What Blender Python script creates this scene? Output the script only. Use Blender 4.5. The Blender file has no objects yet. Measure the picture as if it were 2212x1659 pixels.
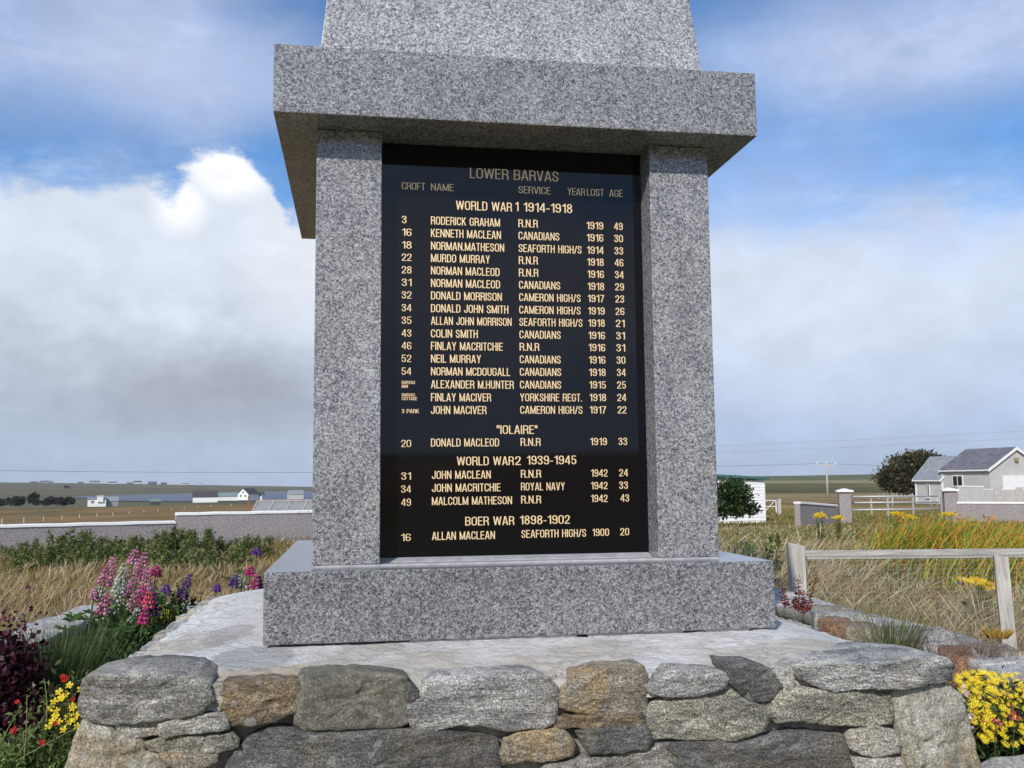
import bpy, bmesh, math, random
import numpy as np
from mathutils import Vector, Matrix, noise
random.seed(7); RNG = np.random.default_rng(7)
R_ = math.radians
S = bpy.context.scene
COL = S.collection

# ------------------------------------------------------------ camera
F_VIEW = 2070.3; YAW, PITCH, ROLL = .1611, .1006, -.0088
CAM = np.array([-.4320, -2.5119, .3912])
Fw = np.array([math.sin(YAW)*math.cos(PITCH), math.cos(YAW)*math.cos(PITCH), math.sin(PITCH)])
_r = np.array([math.cos(YAW), -math.sin(YAW), 0.]); _u = np.cross(_r, Fw)
Rt = math.cos(ROLL)*_r+math.sin(ROLL)*_u; Up = -math.sin(ROLL)*_r+math.cos(ROLL)*_u
cd = bpy.data.cameras.new('camera'); cam = bpy.data.objects.new('camera', cd); COL.objects.link(cam)
cd.sensor_width = 36; cd.lens = F_VIEW/2212*36; cd.clip_start = .05; cd.clip_end = 30000
M = Matrix(((Rt[0], Up[0], -Fw[0], CAM[0]), (Rt[1], Up[1], -Fw[1], CAM[1]), (Rt[2], Up[2], -Fw[2], CAM[2]), (0, 0, 0, 1)))
cam.matrix_world = M
S.camera = cam
# ------------------------------------------------------------ light
SUN_EL = R_(34); SUN_AZ = R_(30)          # azimuth to the left of the monument's front normal
sdir = Vector((-math.sin(SUN_AZ)*math.cos(SUN_EL), -math.cos(SUN_AZ)*math.cos(SUN_EL), math.sin(SUN_EL)))
sl = bpy.data.lights.new('sun', 'SUN'); sl.energy = 3.3; sl.angle = R_(.6); sl.color = (1, .955, .89)
so = bpy.data.objects.new('sun', sl); COL.objects.link(so); so.rotation_euler = sdir.to_track_quat('Z', 'Y').to_euler()
S.view_settings.view_transform = 'Standard'; S.view_settings.look = 'None'; S.view_settings.exposure = .2

W = bpy.data.worlds.new('World'); S.world = W; W.use_nodes = True
nt = W.node_tree; nt.nodes.clear()
class NB:
    def __init__(s, nt): s.nt = nt
    def n(s, t, **kw):
        x = s.nt.nodes.new(t)
        for k, v in kw.items(): setattr(x, k, v)
        return x
    def l(s, a, b): s.nt.links.new(a, b)
    def setin(s, node, i, v):
        if v is None: return
        if isinstance(v, bpy.types.NodeSocket): s.l(v, node.inputs[i])
        else: node.inputs[i].default_value = v
    def math(s, op, a, b=None, c=None, clamp=False):
        x = s.n('ShaderNodeMath', operation=op, use_clamp=clamp)
        s.setin(x, 0, a); s.setin(x, 1, b); s.setin(x, 2, c); return x.outputs[0]
    def mix(s, f, a, b, blend='MIX'):
        x = s.n('ShaderNodeMix', data_type='RGBA', blend_type=blend)
        s.setin(x, 0, f)
        for i, v in ((6, a), (7, b)):
            if isinstance(v, tuple) and len(v) == 3: v = v+(1,)
            s.setin(x, i, v)
        return x.outputs[2]
    def ramp(s, f, stops, interp='LINEAR'):
        x = s.n('ShaderNodeValToRGB'); x.color_ramp.interpolation = interp
        e = x.color_ramp.elements
        while len(e) < len(stops): e.new(.5)
        for el, (p, c) in zip(e, stops):
            el.position = p; el.color = (c if isinstance(c, tuple) else (c, c, c))+(1,)
        s.l(f, x.inputs[0]); return x.outputs[0]
    def noise(s, vec, scale, detail=4, rough=.55, dist=0, out=0):
        x = s.n('ShaderNodeTexNoise'); x.inputs['Scale'].default_value = scale
        x.inputs['Detail'].default_value = detail; x.inputs['Roughness'].default_value = rough; x.inputs['Distortion'].default_value = dist
        if vec is not None: s.l(vec, x.inputs['Vector'])
        return x.outputs[out]
    def map(s, vec, sc=(1, 1, 1), loc=(0, 0, 0), rot=(0, 0, 0)):
        x = s.n('ShaderNodeMapping'); x.inputs['Scale'].default_value = sc; x.inputs['Location'].default_value = loc; x.inputs['Rotation'].default_value = rot
        s.l(vec, x.inputs['Vector']); return x.outputs[0]

def build_sky():
    b = NB(nt)
    tc = b.n('ShaderNodeTexCoord'); d = tc.outputs['Generated']
    sky = b.n('ShaderNodeTexSky', sky_type='NISHITA'); sky.sun_disc = False
    sky.sun_elevation = SUN_EL; sky.sun_rotation = R_(180)+SUN_AZ; sky.air_density = 1.0; sky.dust_density = .6; sky.ozone_density = 2.2
    sx = b.n('ShaderNodeSeparateXYZ'); b.l(d, sx.inputs[0])
    x, y, z = sx.outputs
    zc = b.math('MAXIMUM', z, 0.004)
    cx = b.n('ShaderNodeCombineXYZ'); b.l(x, cx.inputs[0]); b.l(y, cx.inputs[1]); b.l(zc, cx.inputs[2]); b.l(cx.outputs[0], sky.inputs[0])
    az = b.math('MULTIPLY', b.math('ARCTAN2', x, y), 57.2958)
    el = b.math('MULTIPLY', b.math('ARCSINE', z), 57.2958)
    # noise in a stretched direction space
    el2 = b.math('MULTIPLY', el, 1.5)
    cv = b.n('ShaderNodeCombineXYZ'); b.l(az, cv.inputs[0]); b.l(el2, cv.inputs[1]); b.l(b.math('MULTIPLY', y, 6.0), cv.inputs[2])
    V = cv.outputs[0]
    nbig = b.noise(V, .045, 6, .55, .3)
    nmid = b.noise(b.map(V, loc=(31, 7, 3)), .11, 7, .6, .2)
    nfine = b.noise(b.map(V, loc=(5, 17, 9)), .34, 8, .64, .15)
    nst = b.noise(b.map(V, sc=(.55, 1.5, 1), rot=(0, 0, R_(18)), loc=(3, 2, 1)), .09, 6, .6, .3)
    wob = b.math('SUBTRACT', nmid, .5); wobf = b.math('SUBTRACT', nfine, .5)
    def blob(a0, e0, ra, re, soft=.5, warp=1.0):
        """soft elliptical cloud mass in azimuth / elevation"""
        u = b.math('DIVIDE', b.math('SUBTRACT', az, a0), ra); v = b.math('DIVIDE', b.math('SUBTRACT', el, e0), re)
        r = b.math('SQRT', b.math('ADD', b.math('MULTIPLY', u, u), b.math('MULTIPLY', v, v)))
        r = b.math('ADD', r, b.math('MULTIPLY', wob, warp)); r = b.math('ADD', r, b.math('MULTIPLY', wobf, warp*.55))
        m = b.n('ShaderNodeMapRange', interpolation_type='SMOOTHSTEP'); b.l(r, m.inputs[0]); m.inputs[1].default_value = 1+soft; m.inputs[2].default_value = 1-soft
        m.inputs[3].default_value = 0; m.inputs[4].default_value = 1
        return m.outputs[0]
    def smooth(v, lo, hi):
        m = b.n('ShaderNodeMapRange', interpolation_type='SMOOTHSTEP'); b.l(v, m.inputs[0]); m.inputs[1].default_value = lo; m.inputs[2].default_value = hi; return m.outputs[0]
    K = SKYK
    blue = b.mix(1.0, sky.outputs[0], (K*.62, K*.90, K*1.16), 'MULTIPLY')
    # thin high veil
    veil = smooth(b.math('ADD', nst, b.math('MULTIPLY', wobf, .22)), .40, .66)
    veil = b.math('MULTIPLY', veil, .62)
    # clear patches
    for (a0, e0, ra, re) in ((-3.8, 26, 5, 6), (23, 27.5, 7, 3.5), (35, 18.5, 8, 2.4), (22.5, 20.5, 5, 3.5), (-17, 19.6, 7, 2.0), (-4.2, 18.0, 3, 4)):
        veil = b.math('MULTIPLY', veil, b.math('SUBTRACT', 1.0, b.math('MULTIPLY', blob(a0, e0, ra, re, .6, .9), .85)))
    veilc = b.mix(nmid, (.44, .54, .76), (.62, .68, .82))
    col = b.mix(veil, blue, veilc)
    # more lavender bands
    for (a0, e0, ra, re, op) in ((-17, 25, 10, 5, .62), (-8, 22.8, 7, 2.4, .6), (34, 23.5, 12, 3.2, .62), (24, 16, 9, 3.0, .42)):
        col = b.mix(b.math('MULTIPLY', blob(a0, e0, ra, re, .75, 1.1), op), col, (.49, .57, .77))
    # broad low bank of cloud all round
    h = b.math('ADD', el, b.math('MULTIPLY', wob, 9.0)); h = b.math('ADD', h, b.math('MULTIPLY', wobf, 2.5))
    h = b.math('SUBTRACT', h, b.math('MULTIPLY', b.math('SUBTRACT', nbig, .5), 8.0))
    bank = smooth(h, 17.5, 12.0)
    pale = b.mix(smooth(b.math('ADD', el, b.math('MULTIPLY', wob, 7)), 2, 11), (.40, .49, .67), (.58, .65, .78))
    col = b.mix(b.math('MULTIPLY', bank, .93), col, pale)
    # right hand low cumulus
    col = b.mix(b.math('MULTIPLY', blob(29.5, 6.6, 8.5, 3.4, .5, 1.0), .40), col, (.62, .66, .76))
    col = b.mix(b.math('MULTIPLY', blob(22, 10.5, 12, 2.6, .7, 1.0), .5), col, (.66, .71, .81))
    # the large cumulus at left: body, shaded belly, bright crown
    body = b.math('MAXIMUM', blob(-11, 7.5, 15, 9.3, .09, 1.0), blob(-23, 8.5, 11, 8.2, .14, 1.0))
    body = b.math('MAXIMUM', body, blob(-7.6, 13.8, 3.7, 5.2, .08, 1.1))
    shade = smooth(b.math('ADD', b.math('ADD', el, b.math('MULTIPLY', wob, 10)), b.math('MULTIPLY', wobf, 4)), 2.0, 12.5)
    bc = b.mix(shade, (.42, .48, .59), (.62, .68, .77))
    bc = b.mix(b.math('MULTIPLY', blob(-8.5, 5.0, 6.5, 2.4, .8, .9), .62), bc, (.31, .33, .40))
    crown = b.math('MAXIMUM', blob(-7.6, 17.6, 2.4, 1.5, .5, 1.3), blob(-10.2, 15.6, 1.4, 1.6, .55, 1.3))
    bc = b.mix(b.math('MULTIPLY', crown, b.ramp(nfine, [(.3, .6), (.6, 1.)])), bc, (.92, .93, .95))
    bc = b.mix(b.math('MULTIPLY', blob(-4.0, 13.0, 2.5, 3.6, .7, .8), .45), bc, (.80, .82, .87))
    col = b.mix(body, col, bc)
    low = smooth(b.math('ADD', el, b.math('MULTIPLY', wob, 5)), 5.0, .2)
    col = b.mix(b.math('MULTIPLY', low, .62), col, (.43, .52, .66))
    col = b.mix(1.0, col, b.ramp(b.math('ADD', b.math('MULTIPLY', nmid, .5), b.math('MULTIPLY', nfine, .5)), [(.32, .90), (.5, 1.0), (.68, 1.13)]), 'MULTIPLY')
    # below the horizon: same tone as the horizon
    bg = b.n('ShaderNodeBackground'); b.l(col, bg.inputs[0]); bg.inputs[1].default_value = 1.0
    out = b.n('ShaderNodeOutputWorld'); b.l(bg.outputs[0], out.inputs[0])
SKYK = .11
build_sky()
# ------------------------------------------------------------ placing helpers
def ray(px, py): return Fw+Rt*((px-1106)/F_VIEW)-Up*((py-829.5)/F_VIEW)
def on_z(px, py, z): d = ray(px, py); return Vector(CAM+d*((z-CAM[2])/d[2]))
def on_y(px, py, y): d = ray(px, py); return Vector(CAM+d*((y-CAM[1])/d[1]))
def at(px, py, d): return Vector(CAM+ray(px, py)*d)

# ------------------------------------------------------------ object helpers
def link(o, parent=None):
    COL.objects.link(o)
    if parent: o.parent = parent
    return o
def tag(o, label=None, cat=None, group=None, kind=None):
    for k, v in (('label', label), ('category', cat), ('group', group), ('kind', kind)):
        if v: o[k] = v
    return o
def thing(name, label, cat, loc=(0, 0, 0), rz=0, group=None):
    o = bpy.data.objects.new(name, None); o.empty_display_size = .1; COL.objects.link(o)
    o.location = loc; o.rotation_euler = (0, 0, rz); return tag(o, label, cat, group)
def copy_tree(o, parent=None):
    c = o.copy(); COL.objects.link(c); c.parent = parent
    for ch in [k for k in o.children]: copy_tree(ch, c)
    return c
def mesh_obj(name, me, mats, parent=None, smooth=False):
    for m in (mats if isinstance(mats, (list, tuple)) else [mats]): me.materials.append(m)
    if smooth: me.polygons.foreach_set('use_smooth', [True]*len(me.polygons))
    return link(bpy.data.objects.new(name, me), parent)
def np_mesh(name, V, F, mats, parent=None, col=None, smooth=False):
    """V (n,3), F list of (k,3|4) index arrays, col (n,3) point colours"""
    me = bpy.data.meshes.new(name); F = [f for f in F if len(f)]
    V = np.asarray(V, np.float32); me.vertices.add(len(V)); me.vertices.foreach_set('co', V.ravel())
    tot = np.concatenate([np.full(len(f), f.shape[1]) for f in F]); li = np.concatenate([f.ravel() for f in F])
    me.loops.add(len(li)); me.loops.foreach_set('vertex_index', li.astype(np.int32))
    me.polygons.add(len(tot)); st = np.concatenate([[0], np.cumsum(tot)[:-1]])
    me.polygons.foreach_set('loop_start', st.astype(np.int32)); me.polygons.foreach_set('loop_total', tot.astype(np.int32))
    me.update(calc_edges=True)
    if col is not None:
        a = me.color_attributes.new('col', 'FLOAT_COLOR', 'POINT')
        a.data.foreach_set('color', np.concatenate([np.asarray(col, np.float32), np.ones((len(V), 1), np.float32)], 1).ravel())
    return mesh_obj(name, me, mats, parent, smooth)
class MB:
    """collects simple solids in one bmesh"""
    def __init__(s): s.bm = bmesh.new()
    def hexa(s, p):
        v = [s.bm.verts.new(q) for q in p]
        for f in ((0, 3, 2, 1), (4, 5, 6, 7), (0, 1, 5, 4), (1, 2, 6, 5), (2, 3, 7, 6), (3, 0, 4, 7)): s.bm.faces.new([v[i] for i in f])
        return s
    def box(s, x0, x1, y0, y1, z0, z1):
        return s.hexa([(x0, y0, z0), (x1, y0, z0), (x1, y1, z0), (x0, y1, z0), (x0, y0, z1), (x1, y0, z1), (x1, y1, z1), (x0, y1, z1)])
    def prism(s, pts, a, b):
        """pts: list of 3-vectors of a polygon, extruded by vector b"""
        v0 = [s.bm.verts.new(Vector(q)+Vector(a)) for q in pts]; v1 = [s.bm.verts.new(Vector(q)+Vector(b)) for q in pts]
        n = len(pts); s.bm.faces.new(v0[::-1]); s.bm.faces.new(v1)
        for i in range(n): s.bm.faces.new((v0[i], v0[(i+1) % n], v1[(i+1) % n], v1[i]))
        return s
    def tube(s, pts, r, n=6, taper=None):
        pts = [Vector(p) for p in pts]; rings = []
        for i, p in enumerate(pts):
            t = (pts[min(i+1, len(pts)-1)]-pts[max(i-1, 0)]).normalized()
            a = t.cross(Vector((0, 0, 1)) if abs(t.z) < .9 else Vector((1, 0, 0))).normalized(); c = t.cross(a)
            rr = r if taper is None else r+(taper-r)*i/(len(pts)-1)
            rings.append([s.bm.verts.new(p+(a*math.cos(k*6.2832/n)+c*math.sin(k*6.2832/n))*rr) for k in range(n)])
        for i in range(len(rings)-1):
            for k in range(n): s.bm.faces.new((rings[i][k], rings[i][(k+1) % n], rings[i+1][(k+1) % n], rings[i+1][k]))
        s.bm.faces.new(rings[0][::-1]); s.bm.faces.new(rings[-1]); return s
    def ball(s, c, r, sub=1, sc=(1, 1, 1)):
        m = Matrix.Translation(c) @ Matrix.Diagonal((sc[0]*r, sc[1]*r, sc[2]*r, 1))
        bmesh.ops.create_icosphere(s.bm, subdivisions=sub, radius=1, matrix=m); return s
    def build(s, name, mats, parent=None, bevel=0, smooth=False, seg=2):
        bmesh.ops.recalc_face_normals(s.bm, faces=s.bm.faces)
        if bevel:
            bmesh.ops.bevel(s.bm, geom=[e for e in s.bm.edges if e.is_manifold and e.calc_face_angle(0) > .5], offset=bevel, segments=seg, affect='EDGES', profile=.6)
        me = bpy.data.meshes.new(name); s.bm.to_mesh(me); s.bm.free()
        return mesh_obj(name, me, mats, parent, smooth)

# ------------------------------------------------------------ materials
MATS = {}
def new_mat(name):
    m = bpy.data.materials.new(name); m.use_nodes = True; MATS[name] = m
    b = NB(m.node_tree); p = m.node_tree.nodes['Principled BSDF']; return m, b, p
def objvec(b): return b.n('ShaderNodeTexCoord').outputs['Object']
def bump(b, p, h, strength, dist=.01):
    x = b.n('ShaderNodeBump'); x.inputs['Strength'].default_value = strength; x.inputs['Distance'].default_value = dist
    b.l(h, x.inputs['Height']); b.l(x.outputs[0], p.inputs['Normal'])
def mat_plain(name, c, rough=.7, metal=0, var=.15, scale=8, bmp=0, spec=.5):
    m, b, p = new_mat(name); v = objvec(b)
    n = b.noise(v, scale, 5, .6)
    k = b.ramp(n, [(.3, 1-var), (.7, 1+var)])
    b.l(b.mix(1.0, tuple(c), k, 'MULTIPLY'), p.inputs['Base Color'])
    p.inputs['Roughness'].default_value = rough; p.inputs['Metallic'].default_value = metal; p.inputs['Specular IOR Level'].default_value = spec
    if bmp: bump(b, p, b.noise(v, scale*6, 4, .6), bmp)
    return m
def mat_granite(name, k=1.0, rough=.10):
    m, b, p = new_mat(name); v = objvec(b)
    def vor(scale, loc):
        x = b.n('ShaderNodeTexVoronoi', feature='F1'); x.inputs['Scale'].default_value = scale
        vv = b.n('ShaderNodeVectorMath', operation='ADD'); b.l(b.map(v, loc=loc), vv.inputs[0])
        nz = b.n('ShaderNodeVectorMath', operation='SCALE'); b.l(b.noise(v, 160, 2, .5, 0, 1), nz.inputs[0]); nz.inputs['Scale'].default_value = .006
        b.l(nz.outputs[0], vv.inputs[1]); b.l(vv.outputs[0], x.inputs['Vector'])
        s = b.n('ShaderNodeSeparateColor'); b.l(x.outputs['Color'], s.inputs[0]); return s.outputs
    a = vor(265, (0, 0, 0)); c = vor(140, (3, 5, 7)); d = vor(430, (1, 9, 2))
    f = b.math('ADD', b.math('MULTIPLY', a[0], .46), b.math('MULTIPLY', d[1], .36)); f = b.math('ADD', f, b.math('MULTIPLY', c[0], .18))
    f = b.math('ADD', f, b.math('MULTIPLY', b.math('SUBTRACT', b.noise(v, 9, 4, .6), .5), .22))
    colr = b.ramp(f, [(.15, (.050*k, .050*k, .058*k)), (.34, (.125*k, .125*k, .138*k)), (.48, (.205*k, .204*k, .212*k)), (.62, (.29*k, .288*k, .290*k)), (.84, (.46*k, .455*k, .445*k))])
    wz = b.noise(b.map(v, sc=(1, 1, .16)), 14, 4, .6); wl = b.noise(v, 2.2, 4, .6)
    colr = b.mix(1.0, colr, b.ramp(b.math('ADD', b.math('MULTIPLY', wz, .5), b.math('MULTIPLY', wl, .5)), [(.36, .84), (.5, .98), (.64, 1.10)]), 'MULTIPLY')
    # the odd large pale feldspar
    big = b.math('GREATER_THAN', c[2], .985)
    colr = b.mix(b.math('MULTIPLY', big, .45), colr, (.42, .42, .40))
    b.l(colr, p.inputs['Base Color']); p.inputs['Roughness'].default_value = rough
    p.inputs['IOR'].default_value = 1.5
    return m
G1 = mat_granite('polished_granite', 1.07)
m, b, p = new_mat('black_polished_stone'); p.inputs['Base Color'].default_value = (.0035, .0032, .005, 1); p.inputs['Roughness'].default_value = .035; p.inputs['IOR'].default_value = 1.43
BLACK = m
m, b, p = new_mat('gilded_lettering'); n = b.noise(objvec(b), 300, 2, .5)
b.l(b.mix(n, (.96, .64, .32), (1.0, .80, .50)), p.inputs['Base Color']); p.inputs['Roughness'].default_value = .45; p.inputs['Metallic'].default_value = .35
GOLD = m
SEAL = mat_plain('grey_sealant', (.42, .42, .43), .35, 0, .25, 30)

# ------------------------------------------------------------ the monument
HB, PW, QW, RC, CW, ZC0, ZC1 = .1764, .5422, .3710, .0837, .6474, 1.3258, 1.5057
YC = PW                                           # centre line of the square plan
mon = thing('war_memorial', 'speckled grey granite memorial with black name panel, standing on the rough stone plinth', 'memorial', (0, 0, 0))
Bh = .65
G0 = mat_granite('darkened_base_granite', .82, .14); G2 = mat_granite('cornice_granite', .97, .12)  # base colour darkened for darker speckle and for the ground it reflects
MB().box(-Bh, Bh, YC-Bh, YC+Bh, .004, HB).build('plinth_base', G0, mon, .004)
# the shaft block: two front corner piers with the panel set back between them
for s, nm in ((-1, 'pier'), (1, 'pier')):
    x0, x1 = sorted((s*PW, s*QW)); MB().box(x0, x1, 0, .175, HB+.0045, ZC0-.001).build('corner_pier', G1, mon, .003)
MB().box(-PW, PW, .1752, 2*YC, HB+.0045, ZC0-.001).build('shaft_core', G1, mon, .002)
MB().box(-PW+.002, PW-.002, .002, 2*YC-.002, HB-.002, HB+.0045).build('joint_bead', SEAL, mon)
MB().box(-CW, CW, YC-CW, YC+CW, ZC0, ZC1).build('cornice', G2, mon, .004)
pan = MB().box(-QW+.0015, QW-.0015, RC, RC+.03, HB+.018, ZC0-.002).build('name_panel', BLACK, mon)
MB().hexa([(-QW+.002, .045, HB+.001), (QW-.002, .045, HB+.001), (QW-.002, RC+.02, HB+.001), (-QW+.002, RC+.02, HB+.001),
           (-QW+.002, .052, HB+.006), (QW-.002, .052, HB+.006), (QW-.002, RC+.02, HB+.0175), (-QW+.002, RC+.02, HB+.0175)]).build('panel_ledge', SEAL, mon)
# tapering obelisk stage above the cornice (its top is far outside the picture)
ub = .540; ut = .365; zt = ZC1+1.75
q = []
for z, h in ((ZC1+.0015, ub), (zt, ut)): q += [(-h, YC-h, z), (h, YC-h, z), (h, YC+h, z), (-h, YC+h, z)]
MB().hexa(q).build('tapered_shaft', mat_granite('sunlit_shaft_granite', 1.42, .16), mon, .003)  # granite colour lightened for the extra light its tilted faces catch
h = ut
bm = bmesh.new(); vs = [bm.verts.new(c) for c in ((-h, YC-h, zt+.001), (h, YC-h, zt+.001), (h, YC+h, zt+.001), (-h, YC+h, zt+.001), (0, YC, zt+.42))]
for f in ((3, 2, 1, 0), (0, 1, 4), (1, 2, 4), (2, 3, 4), (3, 0, 4)): bm.faces.new([vs[i] for i in f])
me = bpy.data.meshes.new('pyramid_cap'); bm.to_mesh(me); bm.free(); mesh_obj('pyramid_cap', me, G1, mon)

# lettering -----------------------------------------------------------------
def arc(cx, cy, rx, ry, a0, a1, n=9):
    return [(cx+rx*math.cos(R_(a0+(a1-a0)*i/n)), cy+ry*math.sin(R_(a0+(a1-a0)*i/n))) for i in range(n+1)]
def GLYPHS(t):
    """condensed grotesque capitals as centre-line strokes; cap height 1, t = stroke width"""
    h = t/2; T = 1-h; B = h; g = {}
    w = .50; L, Rr = h, w-h; r = Rr-L; c = (L+Rr)/2; rx = r/2; ry = .20
    def bowl(y0, y1, x0=L, x1=Rr, q=.17): # right-hand bowl from (x0,y1) to (x0,y0)
        return [(x0, y1)]+arc(x1-q, y1-q, q, q, 90, 0, 6)+arc(x1-q, y0+q, q, q, 0, -90, 6)+[(x0, y0)]
    oval = arc(c, T-ry, rx, ry, 180, 0)+arc(c, B+ry, rx, ry, 0, -180); oval.append(oval[0])
    g['A'] = (.54, [[(h*.8, 0), (.27-h*.25, 1)], [(.54-h*.8, 0), (.27+h*.25, 1)], [(.13, .28), (.41, .28)]])
    g['B'] = (w, [[(L, 0), (L, 1)], bowl(.53, T, x1=Rr-.01, q=.16), bowl(B, .53, q=.18)])
    g['C'] = (w, [[(Rr, .67)]+arc(c, T-ry, rx, ry, 0, 180)+arc(c, B+ry, rx, ry, 180, 360)+[(Rr, .34)]])
    g['D'] = (w, [[(L, 0), (L, 1)], [(L, T)]+arc(Rr-.2, T-.2, .2, .2, 90, 0, 6)+arc(Rr-.2, B+.2, .2, .2, 0, -90, 6)+[(L, B)]])
    g['E'] = (.44, [[(L, 0), (L, 1)], [(L, T), (.44, T)], [(L, .52), (.41, .52)], [(L, B), (.44, B)]])
    g['F'] = (.42, [[(L, 0), (L, 1)], [(L, T), (.42, T)], [(L, .5), (.39, .5)]])
    g['G'] = (.52, [[(.52-h, .68)]+arc(c+.01, T-ry, rx+.01, ry, 0, 180)+arc(c+.01, B+ry, rx+.01, ry, 180, 360)+[(.52-h, .47), (.28, .47)]])
    g['H'] = (w, [[(L, 0), (L, 1)], [(Rr, 0), (Rr, 1)], [(L, .52), (Rr, .52)]])
    g['I'] = (t+.01, [[(h, 0), (h, 1)]])
    g['J'] = (.44, [[(.44-h, 1)]+[(.44-h, B+.2)]+arc(.22, B+.18, .22-h, .18, 0, -180)+[(h, .34)]])
    g['K'] = (.51, [[(L, 0), (L, 1)], [(.49-h, 1), (L+.02, .38)], [(.51-h, 0), (.21, .56)]])
    g['L'] = (.41, [[(L, 0), (L, 1)], [(L, B), (.41, B)]])
    g['M'] = (.66, [[(h, 0), (h, 1)], [(.66-h, 0), (.66-h, 1)], [(h, .97), (.33, .04)], [(.66-h, .97), (.33, .04)]])
    g['N'] = (.53, [[(h, 0), (h, 1)], [(.53-h, 0), (.53-h, 1)], [(h, .97), (.53-h, .03)]])
    g['O'] = (.52, [[(x*.52/.5, y) for x, y in oval]]); g['0'] = (.48, [[(x*.48/.5, y) for x, y in oval]])
    g['P'] = (.48, [[(L, 0), (L, 1)], bowl(.43, T, x1=.48-h, q=.17)])
    g['R'] = (w, [[(L, 0), (L, 1)], bowl(.50, T, q=.16), [(.25, .50)]+arc(.25, .34, Rr-.26, .16, 90, 0, 5)+[(Rr, .12), (Rr+.02, 0)]])
    g['S'] = (.48, [[(.48-h, .68)]+arc(.24, T-.19, .24-h, .19, 0, 180)+arc(.24, T-.19, .24-h, .21, 180, 250, 4)+arc(.24, B+.2, .24-h, .22, 70, 0, 4)+arc(.24, B+.19, .24-h, .19, 0, -180)+[(h, .33)]])
    g['T'] = (.44, [[(0, T), (.44, T)], [(.22, 0), (.22, T)]])
    g['U'] = (w, [[(L, 1)]+arc(c, B+ry, rx, ry, 180, 360)+[(Rr, 1)]])
    g['V'] = (.52, [[(h*.9, 1), (.26-h*.2, 0)], [(.52-h*.9, 1), (.26+h*.2, 0)]])
    g['W'] = (.78, [[(h*.9, 1), (.2, .02)], [(.2, .02), (.39, .97)], [(.39, .97), (.58, .02)], [(.58, .02), (.78-h*.9, 1)]])
    g['X'] = (.52, [[(h, 0), (.52-h, 1)], [(h, 1), (.52-h, 0)]])
    g['Y'] = (.52, [[(h, 1), (.26, .44)], [(.52-h, 1), (.26, .44)], [(.26, 0), (.26, .48)]])
    g['1'] = (.33, [[(.33-h, 0), (.33-h, 1)], [(.02, .78), (.12, .79), (.2, .86), (.33-h, .98)]])
    g['2'] = (.47, [[(h, .66), (h, .74)]+arc(.235, T-.19, .235-h, .19, 180, 0)+[(.44-h, .62), (.3, .42), (.1, .2), (h, B)], [(0, B), (.47, B)]])
    g['3'] = (.47, [[(h, .70)]+arc(.235, T-.17, .235-h, .17, 180, -90)+[(.17, .535)], [(.17, .535), (.235, .535)]+arc(.235, B+.225, .235-h, .235, 90, -180)+[(h, .29)]])
    g['4'] = (.49, [[(.36, 0), (.36, 1)], [(.34, .97), (.03, .3)], [(0, .27), (.49, .27)]])
    g['5'] = (.47, [[(.44, T), (.1, T), (h, .5), (.12, .58)]+arc(.235, B+.27, .235-h, .28, 100, -180, 12)+[(h, .27)]])
    o6 = arc(.24, B+.24, .24-h, .25, 0, 360, 16)
    g['6'] = (.48, [o6, [(.48-h, .73)]+arc(.24, T-.2, .24-h, .2, 0, 180)+[(h, B+.24)]])
    g['9'] = (.48, [[(.48-x, 1-y) for x, y in q] for q in g['6'][1]])
    g['7'] = (.45, [[(0, T), (.45-h*.6, T), (.3, .6), (.2, .3), (.17, 0)]])
    g['8'] = (.48, [arc(.24, T-.19, .22-h, .20, 0, 360, 16), arc(.24, B+.23, .24-h, .24, 0, 360, 16)])
    g['.'] = (t*1.05, [[(h, 0), (h, t*1.05)]]); g['-'] = (.28, [[(0, .38), (.28, .38)]]); g['/'] = (.34, [[(h*.6, 0), (.34-h*.6, 1)]])
    g['"'] = (.24, [[(h*.8, .66), (h*.8, 1)], [(.24-h*.8, .66), (.24-h*.8, 1)]]); g[' '] = (.25, [])
    return g
_GL = {}
def text_mesh(s, t):
    """flat mesh of a string: strokes with mitred joints; returns verts (n,3) and quads"""
    if t not in _GL: _GL[t] = GLYPHS(t)
    V, Fs, x0 = [], [], 0.
    for ch in s:
        w, st = _GL[t][ch]
        for k, pl in enumerate(st):
            pts = []
            for p_ in pl:
                if not pts or math.dist(p_, pts[-1]) > 1e-4: pts.append(p_)
            closed = math.dist(pts[0], pts[-1]) < 1e-3
            if closed: pts = pts[:-1]
            n = len(pts); base = len(V)
            for i, (x, y) in enumerate(pts):
                pa = pts[(i-1) % n] if (closed or i > 0) else None; pb = pts[(i+1) % n] if (closed or i < n-1) else None
                def nrm(a, b_): dx, dy = b_[0]-a[0], b_[1]-a[1]; l = math.hypot(dx, dy); return (-dy/l, dx/l)
                if pa and pb:
                    n1, n2 = nrm(pa, (x, y)), nrm((x, y), pb); m_ = (n1[0]+n2[0], n1[1]+n2[1]); l = math.hypot(*m_) or 1; m_ = (m_[0]/l, m_[1]/l)
                    kk = 1/max(.6, m_[0]*n1[0]+m_[1]*n1[1]); nx, ny = m_[0]*kk, m_[1]*kk
                else: nx, ny = nrm(pa, (x, y)) if pa else nrm((x, y), pb)
                for sg in (1, -1): V.append((x0+x+nx*sg*t/2*(.94 if abs(ny) > .7 else 1), y+ny*sg*t/2*(.82 if abs(ny) > .7 else 1), k*.3))
            for i in range(n if closed else n-1):
                a_, b_ = base+2*i, base+2*((i+1) % n); Fs.append((a_, b_, b_+1, a_+1))
        x0 += w+.095
    return np.array(V, float), Fs
TY = RC-.0012
CAPH, CAP0 = 1., 0.
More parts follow.
